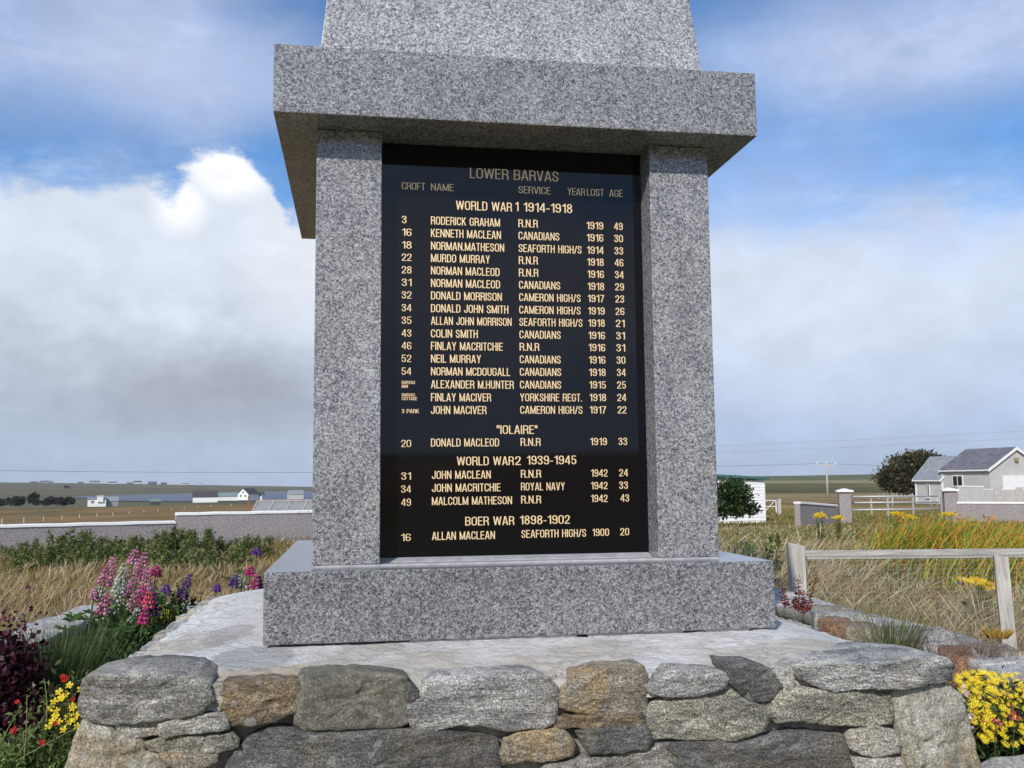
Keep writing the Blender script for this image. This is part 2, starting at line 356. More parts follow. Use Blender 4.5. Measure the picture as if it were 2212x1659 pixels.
def line(items, name):
    """items: (text, x_left_px, x_right_px, y_mid_px, height_px, weight) measured on the panel plane"""
    VV, FF, n = [], [], 0
    for s, xl, xr, ym, hp, wt in items:
        V, Fs = text_mesh(s, wt)
        a = on_y(xl, ym, TY); bb = on_y(xr, ym-(xr-xl)*.012, TY)
        t = on_y(xl, ym-hp/2, TY); bo = on_y(xl, ym+hp/2, TY); hh = t.z-bo.z; w = bb.x-a.x
        sx = w/(V[:, 0].max()-V[:, 0].min()); sz = hh/CAPH
        X = a.x+(V[:, 0]-V[:, 0].min())*sx; Z = a.z-hh/2+(V[:, 1]-CAP0)*sz
        VV.append(np.stack([X, TY-V[:, 2]*.0006, Z], 1)); FF += [tuple(i+n for i in f) for f in Fs]; n += len(X)
    me = bpy.data.meshes.new(name); me.from_pydata(np.concatenate(VV).tolist(), [], FF)
    return mesh_obj(name, me, GOLD, pan)
WN, WH, WL = .118, .112, .100
def xrow(y, x750): # a vertical line on the panel: its pixel column at row y
    P = on_y(x750, 750, TY); d = None
    # walk the vertical line through P to row y
    z = P.z+(750-y)/830.
    for _ in range(6):
        v = np.array([P.x, TY, z])-CAM; k = v @ Fw; yy = 829.5-F_VIEW*(v @ Up)/k; z += (yy-y)/830.
    v = np.array([P.x, TY, z])-CAM; return 1106+F_VIEW*(v @ Rt)/(v @ Fw)
rows = [(476, '3', 'RODERICK GRAHAM', 1080, 'R.N.R', 1162, '1919', '49'), (503, '16', 'KENNETH MACLEAN', 1082, 'CANADIANS', 1208, '1916', '30'),
        (530.5, '18', 'NORMAN.MATHESON', 1089, 'SEAFORTH HIGH/S', 1256, '1914', '33'), (557, '22', 'MURDO MURRAY', 1058, 'R.N.R', 1162, '1918', '46'),
        (584, '28', 'NORMAN MACLEOD', 1079, 'R.N.R', 1163, '1916', '34'), (611, '31', 'NORMAN MACLEOD', 1080, 'CANADIANS', 1210, '1918', '29'),
        (638, '32', 'DONALD MORRISON', 1084, 'CAMERON HIGH/S', 1254, '1917', '23'), (665.5, '34', 'DONALD JOHN SMITH', 1098, 'CAMERON HIGH/S', 1254, '1919', '26'),
        (692.5, '35', 'ALLAN JOHN MORRISON', 1105, 'SEAFORTH HIGH/S', 1258, '1918', '21'), (720, '43', 'COLIN SMITH', 1032, 'CANADIANS', 1211, '1916', '31'),
        (747, '46', 'FINLAY MACRITCHIE', 1086, 'R.N.R', 1165, '1916', '31'), (774.5, '52', 'NEIL MURRAY', 1039, 'CANADIANS', 1211, '1916', '30'),
        (802, '54', 'NORMAN MCDOUGALL', 1102, 'CANADIANS', 1212, '1918', '34'), (830, None, 'ALEXANDER M.HUNTER', 1110, 'CANADIANS', 1212, '1915', '25'),
        (858, None, 'FINLAY MACIVER', 1061, 'YORKSHIRE REGT.', 1257, '1918', '24'), (885.5, None, 'JOHN MACIVER', 1051, 'CAMERON HIGH/S', 1258, '1917', '22'),
        (956, '20', 'DONALD MACLEOD', 1078, 'R.N.R', 1168, '1919', '33'), (1026, '31', 'JOHN MACLEAN', 1060, 'R.N.R', 1169, '1942', '24'),
        (1054, '34', 'JOHN MACRITCHIE', 1081, 'ROYAL NAVY', 1220, '1942', '33'), (1082.5, '49', 'MALCOLM MATHESON', 1106, 'R.N.R', 1169, '1942', '43'),
        (1158, '16', 'ALLAN MACLEAN', 1069, 'SEAFORTH HIGH/S', 1266, '1900', '20')]
def slope(x, y): return (875-y)/12400.*(x-932)
for i, (y, num, nme, xr, svc, xs, yr, age) in enumerate(rows):
    lo = 2 if y > 1000 else 0
    it = [(nme, 931+lo, xr, y, 17.6, WN)]
    if num:
        xl = xrow(y, 867.5)
        it.append((num, xl, xl+(21 if len(num) == 2 else 10), y+slope(868, y)+(1.5 if y > 950 else 0), 15.8, WL))
    xl = xrow(y, 1122.5); it.append((svc, xl, xs, y+slope(xl, y), 17.0, WN))
    xl = {True: 1275.5, False: xrow(y, 1270.5)}[1000 < y < 1100] if y < 1150 else 1278.5
    it.append((yr, xl+1, xl+37, y+slope(xl, y), 16.0, WN))
    xl = {24: 0}.get(0, 0) or (1337.5 if 1000 < y < 1070 else 1340 if y >= 1070 else 1336 if y > 940 else xrow(y, 1331.5))
    it.append((age, xl, xl+19, y+slope(xl, y), 16.0, WN))
    line(it, 'inscription_row')
line([('LOWER BARVAS', 1015, 1206, 373.5, 22.5, WL)], 'inscription_heading')
line([('CROFT', 868, 918, 401, 15.5, WL), ('NAME', 931, 980, 403.5, 15.5, WL), ('SERVICE', 1120, 1189, 409.5, 15.5, WL),
      ('YEAR', 1226, 1263.5, 413.5, 15.5, WL), ('LOST', 1268, 1304, 415, 15.5, WL), ('AGE', 1316, 1345, 417, 15.5, WL)], 'inscription_heading')
line([('WORLD WAR', 985, 1106, 443, 19.5, WH), ('1', 1113, 1120, 446, 19.5, WH), ('1914-1918', 1131, 1236, 447, 19.5, WH)], 'inscription_heading')
line([('"IOLAIRE"', 1073, 1161, 928, 19, WH)], 'inscription_heading')
line([('WORLD WAR', 987, 1110, 996, 19, WH), ('2', 1113, 1125, 995, 19, WH), ('1939-1945', 1138, 1245, 994, 19, WH)], 'inscription_heading')
line([('BOER WAR', 1005, 1111, 1126, 19, WH), ('1898-1902', 1123, 1231, 1123.5, 19, WH)], 'inscription_heading')
line([('BARVAS', 868, 896.5, 826, 7, .12), ('INN', 868, 881, 834.5, 7, .12)], 'inscription_row')
line([('BARVAS', 868, 896.5, 853, 7, .12), ('COTTAGE', 868, 901, 861, 7, .12)], 'inscription_row')
line([('3 PARK', 868, 905, 888, 9, .12)], 'inscription_row')

# ------------------------------------------------------------ stone plinth
def sst(v, a, b): t = min(1, max(0, (v-a)/(b-a))); return t*t*(3-2*t)
def slab_z(x, y):
    """mortar flaunching falls away from the granite base on every side"""
    z = -.002-.062*sst(x, .66, .98)-.028*sst(-x, .70, 1.0)-.030*sst(-y, .12, .46)*(1-.6*sst(-x, .3, .9))-.03*sst(y, 1.2, 1.6)
    return z
def fbm(x, y, z, o=4): return noise.fractal(Vector((x, y, z)), 1.0, 2.0, o)
def mat_mortar():
    m, b, p = new_mat('lime_mortar'); v = objvec(b)
    n1 = b.noise(v, 5, 6, .6, .4); n2 = b.noise(b.map(v, sc=(1, 1.9, 3)), 20, 6, .7, .3); n3 = b.noise(v, 130, 3, .6)
    c = b.mix(b.ramp(n1, [(.34, 0.), (.66, 1.)]), (.62, .605, .57), (.78, .765, .73))
    c = b.mix(b.math('MULTIPLY', b.ramp(n2, [(.54, 0.), (.72, 1.)]), .38), c, (.33, .315, .29))
    c = b.mix(b.math('MULTIPLY', b.ramp(b.noise(b.map(v, loc=(4, 1, 0)), 2.3, 3, .5, .6), [(.56, 0.), (.62, 1.)]), .55), c, (.44, .37, .27))
    c = b.mix(b.math('MULTIPLY', b.ramp(n3, [(.60, 0.), (.74, 1.)]), .45), c, (.26, .24, .22))
    def spot(x0, y0, rx_, ry_, colr, op, c):
        dv = b.n('ShaderNodeVectorMath', operation='MULTIPLY'); sb = b.n('ShaderNodeVectorMath', operation='SUBTRACT'); b.l(v, sb.inputs[0]); sb.inputs[1].default_value = (x0, y0, 0); b.l(sb.outputs[0], dv.inputs[0]); dv.inputs[1].default_value = (1/rx_, 1/ry_, 0)
        ln = b.n('ShaderNodeVectorMath', operation='LENGTH'); b.l(dv.outputs[0], ln.inputs[0]); rr = b.math('ADD', ln.outputs['Value'], b.math('MULTIPLY', b.math('SUBTRACT', b.noise(v, 9, 4, .6), .5), 1.1))
        return b.mix(b.math('MULTIPLY', b.ramp(rr, [(.85, 1.), (1.0, 0.)]), op), c, colr)
    c = spot(-.57, -.345, .17, .065, (.50, .42, .31), .85, c); c = spot(-.66, -.20, .10, .13, (.36, .355, .33), .7, c); c = spot(-.76, .15, .07, .20, (.40, .39, .37), .6, c)
    cn = b.noise(b.map(v, loc=(9, 4, 2)), 2.6, 7, .6, .5); crack = b.math('LESS_THAN', b.math('ABSOLUTE', b.math('SUBTRACT', cn, .5)), .0045)
    c2 = b.noise(b.map(v, sc=(1, 2.6, 1), loc=(2, 7, 2)), 7.5, 6, .6, .3); crack2 = b.math('MULTIPLY', b.math('LESS_THAN', b.math('ABSOLUTE', b.math('SUBTRACT', c2, .47)), .007), b.math('GREATER_THAN', b.noise(v, 5, 2, .5), .53))
    ck = b.math('MAXIMUM', crack, crack2)
    c = b.mix(b.math('MULTIPLY', ck, .30), c, (.24, .22, .19))
    b.l(c, p.inputs['Base Color']); p.inputs['Roughness'].default_value = .9
    h = b.math('ADD', b.math('MULTIPLY', n2, .9), b.math('MULTIPLY', b.noise(v, 70, 6, .75), .7)); h = b.math('SUBTRACT', h, b.math('MULTIPLY', ck, .35)); bump(b, p, h, 1.0, .011)
    return m
MORTAR = mat_mortar()
def mat_stone(name, base, dark, patch, patchk=.5, streak=(1, 1, 3.2), spk=.5, rot=0):
    m, b, p = new_mat(name); v = objvec(b)
    sv = b.map(v, sc=streak, rot=(0, rot, 0))
    n1 = b.noise(sv, 7, 6, .62, .5); n2 = b.noise(sv, 42, 6, .75, .2); n3 = b.noise(v, 230, 3, .7)
    c = b.mix(b.ramp(n1, [(.36, 0.), (.64, 1.)]), dark, base)
    c = b.mix(b.math('MULTIPLY', b.ramp(b.noise(b.map(v, loc=(7, 3, 5)), 6.5, 5, .6, .5), [(.50, 0.), (.62, 1.)]), patchk), c, patch)
    c = b.mix(1.0, c, b.ramp(n2, [(.32, .50), (.50, 1.0), (.68, 1.5)]), 'MULTIPLY')
    c = b.mix(1.0, c, b.ramp(n3, [(.36, .95-spk), (.50, 1.05), (.63, 1.1+spk*1.5)]), 'MULTIPLY')
    lic = b.n('ShaderNodeTexVoronoi', feature='SMOOTH_F1'); lic.inputs['Scale'].default_value = 26; b.l(v, lic.inputs['Vector'])
    lm = b.math('MULTIPLY', b.math('LESS_THAN', lic.outputs['Distance'], .20), b.math('GREATER_THAN', b.noise(v, 9, 2, .5), .57))
    c = b.mix(b.math('MULTIPLY', lm, .45), c, (.42, .42, .40))
    b.l(c, p.inputs['Base Color']); p.inputs['Roughness'].default_value = .82
    h = b.math('ADD', b.math('MULTIPLY', n2, .7), b.math('MULTIPLY', n3, .25)); bump(b, p, h, 1.0, .016)
    return m
ST = {'grey': mat_stone('grey_gneiss', (.41, .385, .335), (.185, .175, .155), (.24, .21, .15), .35),
      'light': mat_stone('pale_gneiss', (.54, .515, .45), (.29, .275, .24), (.38, .31, .20), .35),
      'pale': mat_stone('lichened_corner_stone', (.50, .475, .40), (.31, .285, .225), (.36, .26, .13), .55, (1.6, 1, .9), .35),
      'brown': mat_stone('brown_stone', (.29, .22, .14), (.13, .10, .07), (.28, .19, .09), .5),
      'olive': mat_stone('olive_stone', (.20, .185, .14), (.13, .12, .095), (.20, .20, .17), .4, (1, 1, 1.3), .3),
      'ochre': mat_stone('ochre_stone', (.36, .31, .24), (.22, .19, .15), (.46, .30, .12), .65),
      'dark': mat_stone('dark_gneiss', (.20, .19, .172), (.085, .082, .08), (.22, .18, .12), .4),
      'green': mat_stone('greenish_gneiss', (.42, .395, .31), (.19, .18, .15), (.34, .29, .18), .35, (1, 1, 2.6), .6, .3),
      'mica': mat_stone('banded_gneiss', (.55, .53, .49), (.17, .17, .17), (.34, .28, .19), .25, (.8, 1, 5.0), .55),
      'red': mat_stone('rusty_stone', (.34, .18, .10), (.20, .13, .09), (.40, .34, .26), .4),
      'coping': mat_stone('grey_slate_coping', (.62, .605, .57), (.38, .365, .34), (.42, .30, .21), .25, (2.6, .7, 1), .3)}
YF = -.452
def T4(cx, cy): return 512+cx*.3472, 1408+cy*.3472
def T5(cx, cy): return 1194.7+cx*.4599, 1382.5+cy*.4599
def T2(cx, cy): return cx*.2541, 1237.4+cy*.2541
STONES = [
 ('grey', T2, .27, [(700, 1000), (730, 905), (960, 868), (1400, 870), (1640, 890), (1760, 960), (1810, 1080), (1700, 1190), (1500, 1230), (1150, 1270), (860, 1275), (720, 1230), (680, 1130)]),
 ('light', T2, .10, [(925, 1270), (1150, 1275), (1330, 1268), (1345, 1380), (1200, 1405), (1060, 1392), (980, 1330)]),
 ('light', T2, .12, [(1340, 1300), (1480, 1240), (1900, 1190), (1945, 1260), (1940, 1330), (1850, 1350), (1600, 1370), (1400, 1410), (1350, 1380)]),
 ('green', T2, .12, [(1210, 1470), (1400, 1420), (1700, 1400), (1960, 1380), (2020, 1440), (2010, 1490), (1900, 1530), (1700, 1545), (1400, 1540), (1260, 1525)]),
 ('ochre', T2, .10, [(1360, 1550), (1700, 1545), (1830, 1550), (1835, 1610), (1740, 1655), (1500, 1665), (1420, 1610)]),
 ('pale', T2, .26, [(690, 1272), (880, 1290), (1000, 1370), (1180, 1430), (1230, 1520), (1330, 1560), (1400, 1659), (1420, 1850), (480, 1850), (550, 1640), (620, 1480), (660, 1340)]),
 ('light', T2, .08, [(1790, 975), (1890, 962), (1895, 1130), (1845, 1185), (1815, 1080)]),
 ('brown', None, .12, [(482, 1482), (560, 1474), (640, 1478), (646, 1500), (640, 1538), (600, 1556), (545, 1570), (492, 1564), (484, 1520)]),
 ('olive', T4, .14, [(395, 165), (560, 140), (900, 148), (1050, 178), (1062, 250), (1042, 290), (1070, 335), (1060, 445), (1000, 465), (700, 490), (430, 495), (368, 445), (378, 350)]),
 ('mica', T4, .15, [(1180, 215), (1260, 175), (1560, 150), (1800, 140), (1950, 180), (2000, 240), (1992, 330), (1975, 440), (1900, 480), (1680, 490), (1550, 470), (1400, 460), (1250, 490), (1110, 482), (1072, 400), (1085, 340), (1130, 300)]),
 ('ochre', T5, .14, [(50, 240), (110, 180), (200, 150), (420, 135), (446, 180), (446, 350), (300, 358), (150, 350), (42, 320), (35, 270)]),
 ('brown', T5, .10, [(10, 362), (200, 365), (430, 360), (437, 402), (300, 415), (20, 416), (3, 390)]),
 ('ochre', T4, .11, [(1680, 560), (1760, 512), (2020, 482), (2090, 550), (2102, 600), (2085, 650), (1900, 690), (1820, 680), (1665, 700), (1650, 640)]),
 ('dark', T5, .11, [(115, 432), (270, 412), (440, 407), (460, 485), (440, 512), (300, 530), (180, 535), (145, 490)]),
 ('dark', T4, .16, [(-20, 640), (60, 560), (200, 480), (420, 505), (560, 515), (1000, 492), (1300, 500), (1500, 530), (1625, 560), (1645, 640), (1645, 900), (-90, 900), (-70, 720)]),
 ('grey', T5, .12, [(-25, 600), (130, 566), (300, 550), (430, 522), (515, 505), (585, 560), (600, 700), (-60, 700)]),
 ('dark', T5, .17, [(525, 497), (700, 487), (870, 490), (1000, 465), (1130, 432), (1370, 452), (1392, 520), (1422, 601), (1425, 700), (612, 700), (592, 555)]),
 ('mica', T5, .12, [(453, 215), (500, 180), (580, 142), (700, 145), (800, 155), (826, 185), (790, 230), (650, 266), (520, 262), (460, 245)]),
 ('dark', T5, .13, [(812, 112), (960, 115), (1010, 135), (1050, 180), (1080, 215), (1050, 265), (1000, 290), (920, 280), (880, 240), (830, 205)]),
 ('light', T5, .08, [(1062, 160), (1120, 130), (1142, 160), (1132, 220), (1095, 232), (1067, 200)]),
 ('mica', T5, .26, [(1142, 132), (1250, 112), (1480, 102), (1660, 80), (1830, 85), (1865, 120), (1850, 180), (1780, 200), (1600, 228), (1410, 220), (1330, 238), (1220, 205), (1160, 175)]),
 ('green', T5, .15, [(450, 330), (520, 292), (640, 280), (770, 237), (870, 250), (930, 290), (1020, 302), (1027, 370), (1000, 430), (860, 480), (700, 470), (460, 465), (445, 400)]),
 ('green', T5, .14, [(1080, 242), (1160, 227), (1330, 242), (1560, 237), (1590, 290), (1600, 350), (1580, 390), (1500, 400), (1320, 400), (1180, 380), (1060, 385), (1030, 350), (1045, 290)]),
 ('light', T5, .10, [(1410, 430), (1510, 398), (1600, 430), (1640, 490), (1630, 530), (1510, 555), (1420, 520), (1400, 470)]),
 ('light', T5, .10, [(1428, 566), (1640, 562), (1670, 601), (1680, 700), (1432, 700)]),
 ('pale', T5, .24, [(1610, 240), (1750, 210), (1850, 215), (1920, 260), (1960, 370), (1990, 480), (2030, 640), (2040, 760), (1720, 760), (1682, 601), (1642, 440), (1608, 330)]),
 ('dark', T4, .08, [(1066, 195), (1125, 250), (1130, 290), (1085, 322), (1050, 288)]),
]
def rock(name, poly, depth, mat, parent, yfront, seed, amp=.010, top=None, er=None):
    """poly: front outline (x,z); returns one closed displaced stone whose bulk runs back from yfront"""
    P = [Vector((a, 0, c)) for a, c in poly]; n = len(P); pts = []
    per = sum((P[(i+1) % n]-P[i]).length for i in range(n)); st = max(.0045, per/150)
    for i in range(n):
        A, B_ = P[i], P[(i+1) % n]; k = max(1, int((B_-A).length/st))
        pts += [A.lerp(B_, j/k) for j in range(k)]
    # soften corners
    pass
    c = sum(pts, Vector())/len(pts); m = len(pts); rmin = min((q-c).length for q in pts)
    rings = []; K = max(6, int(rmin/.005)); K = min(K, 20)
    rs = random.Random(int(seed*1000)); g0 = (rs.uniform(-.10, .10), rs.uniform(-.10, .16)); cuts = []
    flat = er is not None
    for kk in range(0 if flat else 9):
        th_k = rs.uniform(0, 6.283); ext = max((q-c).dot(Vector((math.cos(th_k), 0, math.sin(th_k)))) for q in pts); cuts.append((math.cos(th_k), math.sin(th_k), ext*rs.uniform(.55, .95), rs.uniform(.2, .8)))
    def prot(v):
        dx, dz = v.x-c.x, v.z-c.z; pz = g0[0]*dx+g0[1]*dz if not flat else 0
        for (ca, sa, e0, sl_) in cuts: pz = min(pz, .006-sl_*(ca*dx+sa*dz-e0))
        return max(pz, -.020)
    edge = er or min(.0055, rmin*.25)
    for k in range(K+1):
        s = 1-k/K; row = []
        for q in pts:
            r = (q-c).length; v = c+(q-c)*s; dd = r*(1-s)      # distance in from the outline
            y = yfront+edge*(1-min(1, dd/edge)**.5)*.9 if dd < edge else yfront
            nz = fbm(v.x*7+seed, seed*3.1, v.z*13, 4)*amp*1.0+fbm(v.x*40, seed, v.z*75, 4)*amp*.42-max(0, fbm(v.x*14+3, seed, v.z*26, 3)-.12)*amp*1.2
            y += -(nz+prot(v))*min(1, dd/edge+.3) if not flat else -nz*min(1, dd/edge+.3)
            e = 1 if k == 0 else 0
            o = Vector((fbm(v.x*40, seed+5, v.z*40, 2), 0, fbm(v.x*40, seed+9, v.z*40, 2)))*.0032*(s**2)
            row.append(Vector((v.x, y, v.z))+o)
        rings.append(row)
    back = [[Vector((c.x+(q.x-c.x)*f, yfront+depth*g, c.z+(q.z-c.z)*f)) for q in rings[0]] for f, g in ((1.0, .3), (.97, .7), (.8, 1.0))]
    if top:  # keep upper surface following the slab
        pass
    allr = back[::-1]+rings[:-1]; V = [v for r_ in allr for v in r_]; V.append(rings[-1][0]*0+Vector((c.x, sum(v.y for v in rings[-1])/m, c.z))); V.append(Vector((c.x, yfront+depth*1.02, c.z)))
    Q = []
    for i in range(len(allr)-1):
        for j in range(m): Q.append((i*m+j, i*m+(j+1) % m, (i+1)*m+(j+1) % m, (i+1)*m+j))
    L_ = (len(allr)-1)*m; ce = len(V)-2; cb = len(V)-1
    Tt = [(L_+j, L_+(j+1) % m, ce) for j in range(m)]+[((j+1) % m, j, cb) for j in range(m)]
    me = bpy.data.meshes.new(name); me.from_pydata([tuple(v) for v in V], [], Q+Tt)
    bm = bmesh.new(); bm.from_mesh(me); bmesh.ops.recalc_face_normals(bm, faces=bm.faces); bm.to_mesh(me); bm.free()
    return mesh_obj(name, me, mat, parent, True)
pl = thing('stone_plinth', 'rough rubble stone plinth topped with pale mortar, under the granite memorial', 'plinth', (0, .5, -1.15))
PLO = Vector((0, .5, -1.15))
pl.location = (0, 0, 0)
bpy.context.view_layer.update()
for i, (mt, tf, dep, poly) in enumerate(STONES):
    pp = [on_y(*(tf(a, b_) if tf else (a, b_)), YF) for a, b_ in poly]
    gx = sum(q.x for q in pp)/len(pp); gz = sum(q.z for q in pp)/len(pp)
    kx = 0 if i in (5, 14, 16, 2, 3) else 1
    rock('stone', [(gx+(q.x-gx)*(1+.025*kx)+.002*(1 if q.x > gx else -1), gz+(q.z-gz)*(1+.03*kx)+.0015*(1 if q.z > gz else -1)) for q in pp], dep, ST[mt], pl, YF-random.uniform(-.006, .010)-(.012 if i in (0, 20) else 0), 3.7*i+1)
# mortar bedding behind the face stones and the flaunched top
def grid_mesh(name, xs, ys, fn, mats, parent, smooth=True, keep=None):
    V = []; idx = {}; Q = []
    for j, y in enumerate(ys):
        for i, x in enumerate(xs): idx[i, j] = len(V); V.append(fn(x, y))
    for j in range(len(ys)-1):
        for i in range(len(xs)-1):
            if keep is None or keep((xs[i]+xs[i+1])/2, (ys[j]+ys[j+1])/2): Q.append((idx[i, j], idx[i+1, j], idx[i+1, j+1], idx[i, j+1]))
    me = bpy.data.meshes.new(name); me.from_pydata([tuple(v) for v in V], [], Q)
    bm = bmesh.new(); bm.from_mesh(me); bmesh.ops.delete(bm, geom=[v for v in bm.verts if not v.link_faces], context='VERTS'); bm.to_mesh(me); bm.free()
    return mesh_obj(name, me, mats, parent, smooth)
def top_pt(u, v):
    """u,v in -1..1 ; the lip turns down at the edge into a ragged skirt"""
    k = max(abs(u), abs(v)); 
    ed = .018*fbm(u*6, v*6, 1.5, 3)+.008*fbm(u*25, v*25, 4, 2)
    sc = min(k, .965)/max(k, 1e-6)
    X = u*sc*(.992+ed)*(1-(.055 if u > 0 else .0)*sst(-v, .55, .95)); Y = .555+v*sc*(1.014+ed*.5)
    if Y < .2: Y += .055*sst(-Y, -.1, .45)*0
    ro = max(0, (k-.80)/.2); z = slab_z(X, Y)+.0045*fbm(X*9, Y*9, 0, 4)+(.0032+.007*ro)*fbm(X*30, Y*46, 3, 4)
    d = max(0, k-.965)/.035; z -= d*.040; z -= .010*max(0, k-.9)/.065 if k < .965 else .010
    return (X, Y+(-.012*d*(1 if v < 0 and abs(v) >= abs(u) else 0)), z)
us = sorted(set([round(t, 4) for t in np.concatenate([np.linspace(-.965, .965, 230), np.linspace(.965, 1, 9), -np.linspace(.965, 1, 9)])]))
grid_mesh('mortar_top', us, us, lambda a, c: top_pt(a, c), MORTAR, pl)
def core_pt(x, z):
    x *= (.955 if x < 0 else .915)-z*.11; return (x, YF+.047+.014*fbm(x*12, 3, z*12, 4)-.020*max(0, fbm(x*6, 8, z*6, 3)), z)
BEDM = mat_plain('shaded_bedding_mortar', (.30, .27, .235), .95, 0, .45, 22, .8)  # brown-grey mortar, colour darkened further for shade in the gaps
grid_mesh('bedding_mortar', np.linspace(-.985, .985, 300), np.linspace(-.62, -.035, 110), core_pt, BEDM, pl)
MB().box(-.965, .965, YF+.10, 1.52, -1.15, -.085).build('rubble_core', ST['grey'], pl)
# side stones of the plinth (seen along its left and right flanks)
for k in range(9):
    y0 = -.16+k*.185
    for s_, X in ((-1, -.985), (1, .985)):
        w_ = random.uniform(.14, .18); z1 = slab_z(s_*.98, y0)-.012-random.uniform(0, .006); hgt = random.uniform(.09, .15)
        poly = [(-w_/2, z1-hgt), (w_/2, z1-hgt+.01), (w_/2+.006, z1-.02), (w_/2-.02, z1), (-w_/2+.02, z1-.002), (-w_/2-.005, z1-.03)]
        o = rock('stone', poly, .12, ST[random.choice(['light', 'grey', 'mica', 'ochre'])], pl, 0, 50+k+s_*20)
        o.rotation_euler = (0, 0, R_(-90*s_*-1)); o.location = (X+s_*.02, y0+.09, 0)
    
# loose slivers, pebbles of mortar along the lip
mb = MB()
for k in range(120):
    x = random.uniform(-.93, .93); r = random.uniform(.003, .009)
    mb.ball((x*.95, YF+random.uniform(.03, .10), slab_z(x, -.40)-.006+random.uniform(-.004, .002)), r, 1, (random.uniform(.8, 1.9), 1, random.uniform(.5, .9)))
mb.build('mortar_crumbs', MORTAR, pl, smooth=True)
# packing under the granite base
mb = MB()
for x0, x1 in ((-.3, .12), (.15, .40), (.46, .58)): mb.box(x0, x1, -.098, 0, -.03, .0035)
mb.build('bedding_joint', MORTAR, pl)

# ------------------------------------------------------------ terrain
def azd(x, y):
    dx, dy = x-CAM[0], y-CAM[1]; return math.degrees(math.atan2(dx, dy)), math.hypot(dx, dy)
def interp(t, tab):
    if t <= tab[0][0]: return tab[0][1]
    for (a, za), (b_, zb) in zip(tab, tab[1:]):
        if t <= b_: return za+(zb-za)*(t-a)/(b_-a)
    return tab[-1][1]
LT = [(0, -1.15), (24, -1.15), (50, -2.2), (160, -5.6), (300, -8.9), (500, -10.4), (700, -12.4), (1500, -12.6)]
RT = [(0, -1.15), (45, -1.35), (75, -1.6), (130, -2.4), (230, -4.2), (320, -4.6), (520, -2.2), (1150, 1.2), (1400, 2.5), (1800, -6), (30000, -400)]
BT = [(0, -1.15), (30, -1.15), (90, 1.5), (240, 7.5), (600, 12), (3000, -20), (30000, -300)]
def terr(x, y):
    a, d = azd(x, y)
    zl = interp(d, LT)
    k = min(1, max(0, (a+19)/17))                       # far skyline drops from left to right
    top = 8.0+(-11.3-8.0)*k; shore = 1120+330*k
    if d > shore: zl = interp(d, [(shore, -12.3), (shore+15, -11.6), (2500, top-1.2), (2700, top), (3200, top-14), (30000, -420)])
    zr = interp(d, RT)+(interp(d, [(500, 0), (1150, 3.2), (1400, 4.0), (1800, 0)])*min(1, max(0, (a-18)/17)) if d > 500 else 0)
    zb = interp(d, BT)
    t = sst(a, 1, 17); z = zl*(1-t)+zr*t
    tb = max(sst(a, 62, 100), sst(-a, 45, 85)); z = z*(1-tb)+zb*tb
    if d > 60: z += min(1, d/700)*1.1*fbm(x*.004, y*.004, 2, 3)*(0 if (zl < -11.5 and t < .5 and d < shore+30) else 1)
    elif d > 5: z += .05*fbm(x*.3, y*.3, 5, 3)
    return z
def ground_at(px, d, lift=0):
    """point on the terrain in the direction of a pixel column, d metres along the view"""
    r = Fw[:2]+Rt[:2]*((px-1106)/F_VIEW); x, y = CAM[0]+r[0]*d, CAM[1]+r[1]*d
    return Vector((x, y, terr(x, y)+lift))
rad = np.concatenate([np.linspace(.3, 30, 60), np.geomspace(31, 1000, 90), np.linspace(1030, 3300, 90), np.geomspace(3500, 25000, 14)])
azs = np.concatenate([np.arange(-24, 44, .5), np.arange(44, 336, 3.0)]); na = len(azs)
V = [(CAM[0], CAM[1], -1.15)]; C_ = [(.1, .1, .05)]
def zone(x, y, z):
    a, d = azd(x, y); n = fbm(x*.01, y*.01, 0, 3); n2 = fbm(x*.05, y*.02, 7, 3)
    straw = np.array((.155, .092, .034)); moor = np.array((.105, .075, .036)); green = np.array((.060, .070, .028)); olive = np.array((.088, .082, .042)); pale = np.array((.20, .165, .085))
    if d < 30: c = olive*(1-.3*n)+straw*.25
    elif a < 8:
        if d < 560: c = straw*(.95+.35*n2)+(green-straw)*max(0, min(.6, n*1.0-.05+(.35 if d > 430 else 0)))
        elif d < 1100: c = olive*.95
        else: c = olive*(.95+.35*n)+(moor-olive)*max(0, min(.9, n2*1.5+.35))
    else:
        if d < 210: c = straw*(.95+.25*n2)+(pale-straw)*.25
        elif d < 330: c = moor*.8+straw*.45+pale*.15
        elif d < 520: c = (green*.65+straw*.3)*(.95+.4*n)
        elif d < 640: c = pale*.8+green*.2
        elif d < 900: c = green*.75+olive*.4
        else: c = olive*.75+green*.3
        c = c*(1+.25*n2)
    return np.clip(c, .01, .6)
for r_ in rad:
    for a in azs:
        x = CAM[0]+r_*math.sin(R_(a)); y = CAM[1]+r_*math.cos(R_(a)); z = terr(x, y); V.append((x, y, z)); C_.append(zone(x, y, z))
Q = []; ii = np.arange(na); jj = (ii+1) % na
for k in range(len(rad)-1): Q.append(np.stack([1+k*na+ii, 1+(k+1)*na+ii, 1+(k+1)*na+jj, 1+k*na+jj], 1)[:, ::-1])
tri = np.stack([np.zeros(na, int), 1+ii, 1+jj], 1)[:, ::-1]
m, b, p = new_mat('grassland'); v = objvec(b)
at_ = b.n('ShaderNodeAttribute', attribute_name='col'); c = at_.outputs['Color']
n1 = b.noise(v, .35, 8, .7, .2); n2 = b.noise(b.map(v, sc=(1, .35, 1)), .06, 8, .65, .6)
c = b.mix(1.0, c, b.ramp(n1, [(.3, 1.0), (.5, 1.6), (.72, 2.3)]), 'MULTIPLY')
